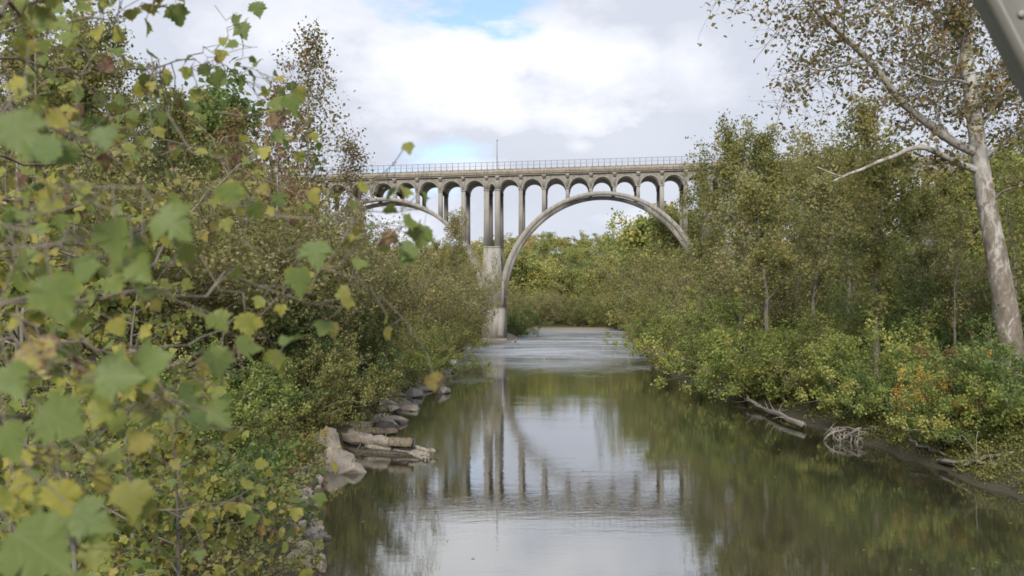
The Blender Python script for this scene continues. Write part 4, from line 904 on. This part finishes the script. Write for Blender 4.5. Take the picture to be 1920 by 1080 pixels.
for k, (lab, u, v, w, h, d, m_) in enumerate([
    ('large pale boulder sloping down into the water below the logs', 632, 878, 2.9, 1.9, 2.0, PALEROCK), ('tall angular boulder behind the sloping pale one', 612, 858, 1.9, 2.7, 1.6, PALEROCK),
    ('flat tongue of rock ending in the water below the logs', 662, 887, 1.9, .8, 1.2, PALEROCK), ('rounded grey boulder between riprap and the sloping boulder', 574, 893, 1.0, .9, .9, ROCK),
    ('small boulder under the golden bank shrub', 555, 884, .9, .8, .8, ROCK), ('grey boulder at the top of the riprap', 552, 912, 1.1, .9, 1.0, ROCK),
    ('rock slab of the shelf nearest the log pile', 706, 797, 2.8, 1.3, 2.2, ROCK), ('pale rock slab at the outer edge of the shelf', 738, 793, 1.9, .8, 1.6, PALEROCK),
    ('dark rock at the back of the shelf', 700, 775, 2.8, 1.8, 2.0, ROCK), ('flat pale rock pointing into the river beyond the shelf', 772, 768, 2.6, .7, 1.6, PALEROCK),
    ('round grey rock behind the flat pale pointing one', 748, 760, 2.2, 1.2, 1.6, ROCK), ('lone pale rock standing in the water off the left bank', 827, 737, 1.8, 1.5, 1.4, PALEROCK),
    ('long low rock beside the lone one in the water', 790, 733, 2.6, .9, 1.6, ROCK), ('low flat rock farthest along the left bank', 808, 703, 3.2, .8, 2.0, PALEROCK),
    ('small rock next to the farthest flat one', 795, 707, 1.8, .9, 1.4, ROCK), ('tiny flat rock awash near the far left bank', 850, 700, 1.2, .35, .9, ROCK),
    ('broad mossy rock at the foot of the left bank shrubs', 775, 722, 2.4, 1.3, 1.8, ROCK), ('dark boulder half hidden behind the log pile', 668, 815, 2.2, 1.5, 1.8, ROCK)]):
    q_ = 1.35 if v < 830 else 1.1; rock(lab, u, v, w * q_, h * q_ * (.72 if v < 830 else .9), d * q_, 1, 0, m_, k, GB)
_r = random.Random(12)
for k in range(22):
    Y = 56 + 100 * (k + _r.random()) / 22; xw = float(np.interp(Y, YS, XL)) + _r.uniform(-.5, .9); w = _r.uniform(1.0, 2.4) * (1 + Y / 200)
    rock('flat grey brown rock slab in the broken line along the left waterline', UH + xw / Y * FPX, 0, w, w * _r.uniform(.22, .42), w * _r.uniform(.6, .9), 1, .02, _r.choice((ROCK, PALEROCK, PALEROCK)), 700 + k, 'rock slabs along the left waterline', 'flat_rock', Y=Y)
_r = random.Random(4)
for k in range(105):
    v = _r.uniform(900, 1085); Y = ground_y(v, 0); d = _r.uniform(-.25, 1.8) * (1 if _r.random() < .6 else .4); xw = float(np.interp(Y, YS, XL)) - d; z = max(0.02, h1(xw, Y))
    w = _r.uniform(.22, .62)
    rock('angular grey riprap rock heaped at the waterline below the left slope', UH + xw / Y * FPX, v, w, w * _r.uniform(.6, .95), w * _r.uniform(.7, 1), 1, z, _r.choice((ROCK, PALEROCK)), k, 'riprap rocks at the waterline', 'riprap_rock', Y=Y)
_r = random.Random(8)
for k in range(14):
    v = _r.uniform(642, 676); rock('small dark stone breaking the riffle below the bridge', _r.choice((_r.uniform(985, 1195), _r.uniform(1130, 1205))), v, _r.uniform(.5, 1.3), _r.uniform(.25, .5), .6, 1, 0, ROCK, 500 + k, 'stones in the riffle', 'riffle_stone')
def floating():
    rng = np.random.RandomState(3); g = Geo(); n = 80; y = 27 + 95 * rng.rand(n) ** 1.6; x = rng.uniform(-8, 20, n)
    k = bank(x, y) < -.3; x, y = x[k], y[k]; n = len(x); V = []; 
    for i in range(n):
        s_, a_ = rng.uniform(.05, .12), rng.uniform(0, 6.28); c_, q_ = math.cos(a_) * s_, math.sin(a_) * s_
        V += [(x[i] + c_, y[i] + q_, .012), (x[i] - q_ * .6, y[i] + c_ * .6, .02), (x[i] - c_, y[i] - q_, .012), (x[i] + q_ * .6, y[i] - c_ * .6, .02)]
    g.add(V, np.arange(4 * n).reshape(-1, 4), np.repeat(rng.uniform(.3, 1, n), 4)); tag(g.build('floating_leaves', LEAF['brown'], tint=True), 'fallen leaves floating on the river', 'leaves', kind='stuff')
floating()
def log(label, p0, p1, r0, r1, mat=PALEWOOD, stubs=0, seed=0, cat='log', name='driftwood_log', bend=.06, group=None):
    rng = np.random.RandomState(seed); p0 = np.array(p0, float); p1 = np.array(p1, float); n = 7; t = np.linspace(0, 1, n)[:, None]
    P = p0 + (p1 - p0) * t + rng.normal(0, bend, (n, 3)) * np.sin(t * 3.14); g = Geo(); org = P.mean(0)
    n2, sd_ = 13, 14; tt = np.linspace(0, 1, n2); PP = np.array([at(P, x) for x in tt]) - org; R = np.interp(tt, [0, 1], [r0, r1]) * (1 + rng.normal(0, .05, n2)); k0 = len(g.V)
    g.tube(PP, R, sd_); V = g.V[k0].reshape(n2, sd_, 3); prof = 1 + rng.normal(0, .15, sd_); prof[rng.randint(0, sd_, 3)] *= .62
    V[:] = PP[:, None] + (V - PP[:, None]) * (prof[None] + rng.normal(0, .05, (n2, sd_)))[..., None]; V[-1] += unit(PP[-1] - PP[0]) * rng.uniform(-.25, .15, sd_)[:, None] * (mat is not SAWN)
    for _ in range(stubs):
        q = at(P, rng.uniform(.2, .95)) - org; d = unit(unit(p1 - p0) * .6 + rng.normal(0, .7, 3) + np.array((0, 0, .3))); Q = curve(rng, q, d, rng.uniform(.5, 1.8), 5, .1, .2); g.tube(Q, np.linspace(r1 * .45, .012, 5), 6)
    o = g.build(name, mat, smooth=False); o.location = org; tag(o, label, cat, group); return o
GL = 'log pile on the left bank'
def P3(u, v, Y): return W(u, v, Y)
log('thick weathered log at the top of the pile, the sawn block on its end', P3(650, 818, 53.2), P3(742, 832, 51), .40, .28, SILVER, 0, 1, group=GL, bend=.05)
log('sawn tan block of wood lying on the end of the thick log', P3(731, 830, 50.7), P3(773, 832, 50.3), .27, .27, SAWN, 0, 2, group=GL, bend=.0)
log('long pale log under the sawn block, its split tip over the water', P3(690, 838, 52), P3(803, 853, 50), .30, .20, SILVER, 0, 3, group=GL)
log('uppermost prong of the split log tip', P3(765, 836, 51.2), P3(819, 847, 50.4), .13, .08, SILVER, 0, 4, group=GL)
log('lowest prong of the split log tip touching the water', P3(768, 850, 49.6), P3(803, 861, 48.7), .12, .08, SILVER, 0, 5, group=GL)
log('dark bark covered log at the back of the pile', P3(628, 814, 55), P3(744, 809, 54.6), .36, .24, PALEWOOD, 2, 6, group=GL)
log('dark rotten stump end half buried in the bank under the pile', P3(630, 846, 52.5), P3(706, 851, 51.5), .40, .26, DRIFT, 4, 7, group=GL)
GD = 'driftwood along the right bank'
def G3(u, Y, dz): x = (u - UH) / FPX * Y; return np.array((x, Y, max(0.0, h1(x, Y)) + dz))
log('pale fallen trunk with broken branches lying along the right waterline', G3(1508, 61.5, .35), G3(1398, 78, .5), .20, .10, SILVER, 16, 11, 'fallen tree', 'fallen_trunk', .15, GD)
log('thin dead branch beyond the fallen trunk', G3(1425, 74, .35), G3(1350, 90, .5), .10, .05, SILVER, 9, 12, 'branch', 'dead_branch', .15, GD)
log('dead pole sticking up beside the branch pile', G3(1722, 49.5, .05), P3(1780, 812, 51), .06, .03, PALEWOOD, 1, 13, 'branch', 'dead_branch', .05, GD)
log('curved pale branch at the left of the branch pile', G3(1706, 50.2, .35), G3(1772, 46.8, .15), .08, .05, SILVER, 6, 14, 'branch', 'dead_branch', .14, GD)
log('grey plank like slab of wood in the branch pile', G3(1745, 48.0, .15), G3(1800, 48.5, .25), .17, .09, PALEWOOD, 0, 15, 'log', 'driftwood_log', .04, GD)
log('long low driftwood stem along the mud at the right', G3(1762, 46.6, .2), G3(1885, 41.8, .15), .12, .06, SILVER, 9, 16, 'branch', 'dead_branch', .14, GD)
log('pale stick lying on the mud nearest the right corner', G3(1805, 44.2, .15), G3(1900, 42.6, .12), .08, .04, SILVER, 5, 17, 'branch', 'dead_branch', .10, GD)
log('dead brush sticking out of the water at the right end of the riffle', G3(1212, 196, .3), G3(1180, 205, 1.2), .10, .04, DRIFT, 12, 18, 'branch', 'dead_branch', .3, GD)
def roots(label, u, v, Y, w, n, seed):
    rng = np.random.RandomState(seed); g = Geo(); o_ = W(u, v, Y)
    for k in range(n):
        x = rng.uniform(-.3, .5) * w; p = np.array((x, -x * .55 + rng.uniform(.0, 1.2), rng.uniform(.4, 1.0))); d = np.array((rng.normal(-.35, .7), -.7, rng.uniform(-.1, .45)))
        P = curve(rng, p, d, rng.uniform(.8, 2.2), 8, -1.5, .22); g.tube(P, np.linspace(rng.uniform(.05, .12), .018, 8), 6)
        for _ in range(2):
            q = at(P, rng.uniform(.3, .9)); Q = curve(rng, q, rng.normal(0, 1, 3) + np.array((0, -.3, -.3)), rng.uniform(.3, .9), 5, -.6, .25); g.tube(Q, np.linspace(.03, .008, 5), 5)
    o = g.build('root_tangle', SILVER); o.location = o_; tag(o, label, 'roots', GD)
roots('tangle of exposed roots hanging over the water on the right bank', 1625, 835, 55.5, 6.0, 48, 21)
roots('smaller root tangle at the bank beyond the fallen trunk', 1370, 745, 88, 3.0, 16, 22)
sn = Geo(); sn.tube([(0, 0, -.3), (.05, 0, .5), (.2, 0, 1.1)], [.28, .25, .12], 8); sn.tube([(.1, 0, .8), (.5, 0, 1.3)], [.1, .05], 6); so = sn.build('stump', BARK); so.location = ((966 - UH) / FPX * 236, 236, .1)
tag(so, 'small dark snag at the tip of the gravel bar by the pier', 'stump')
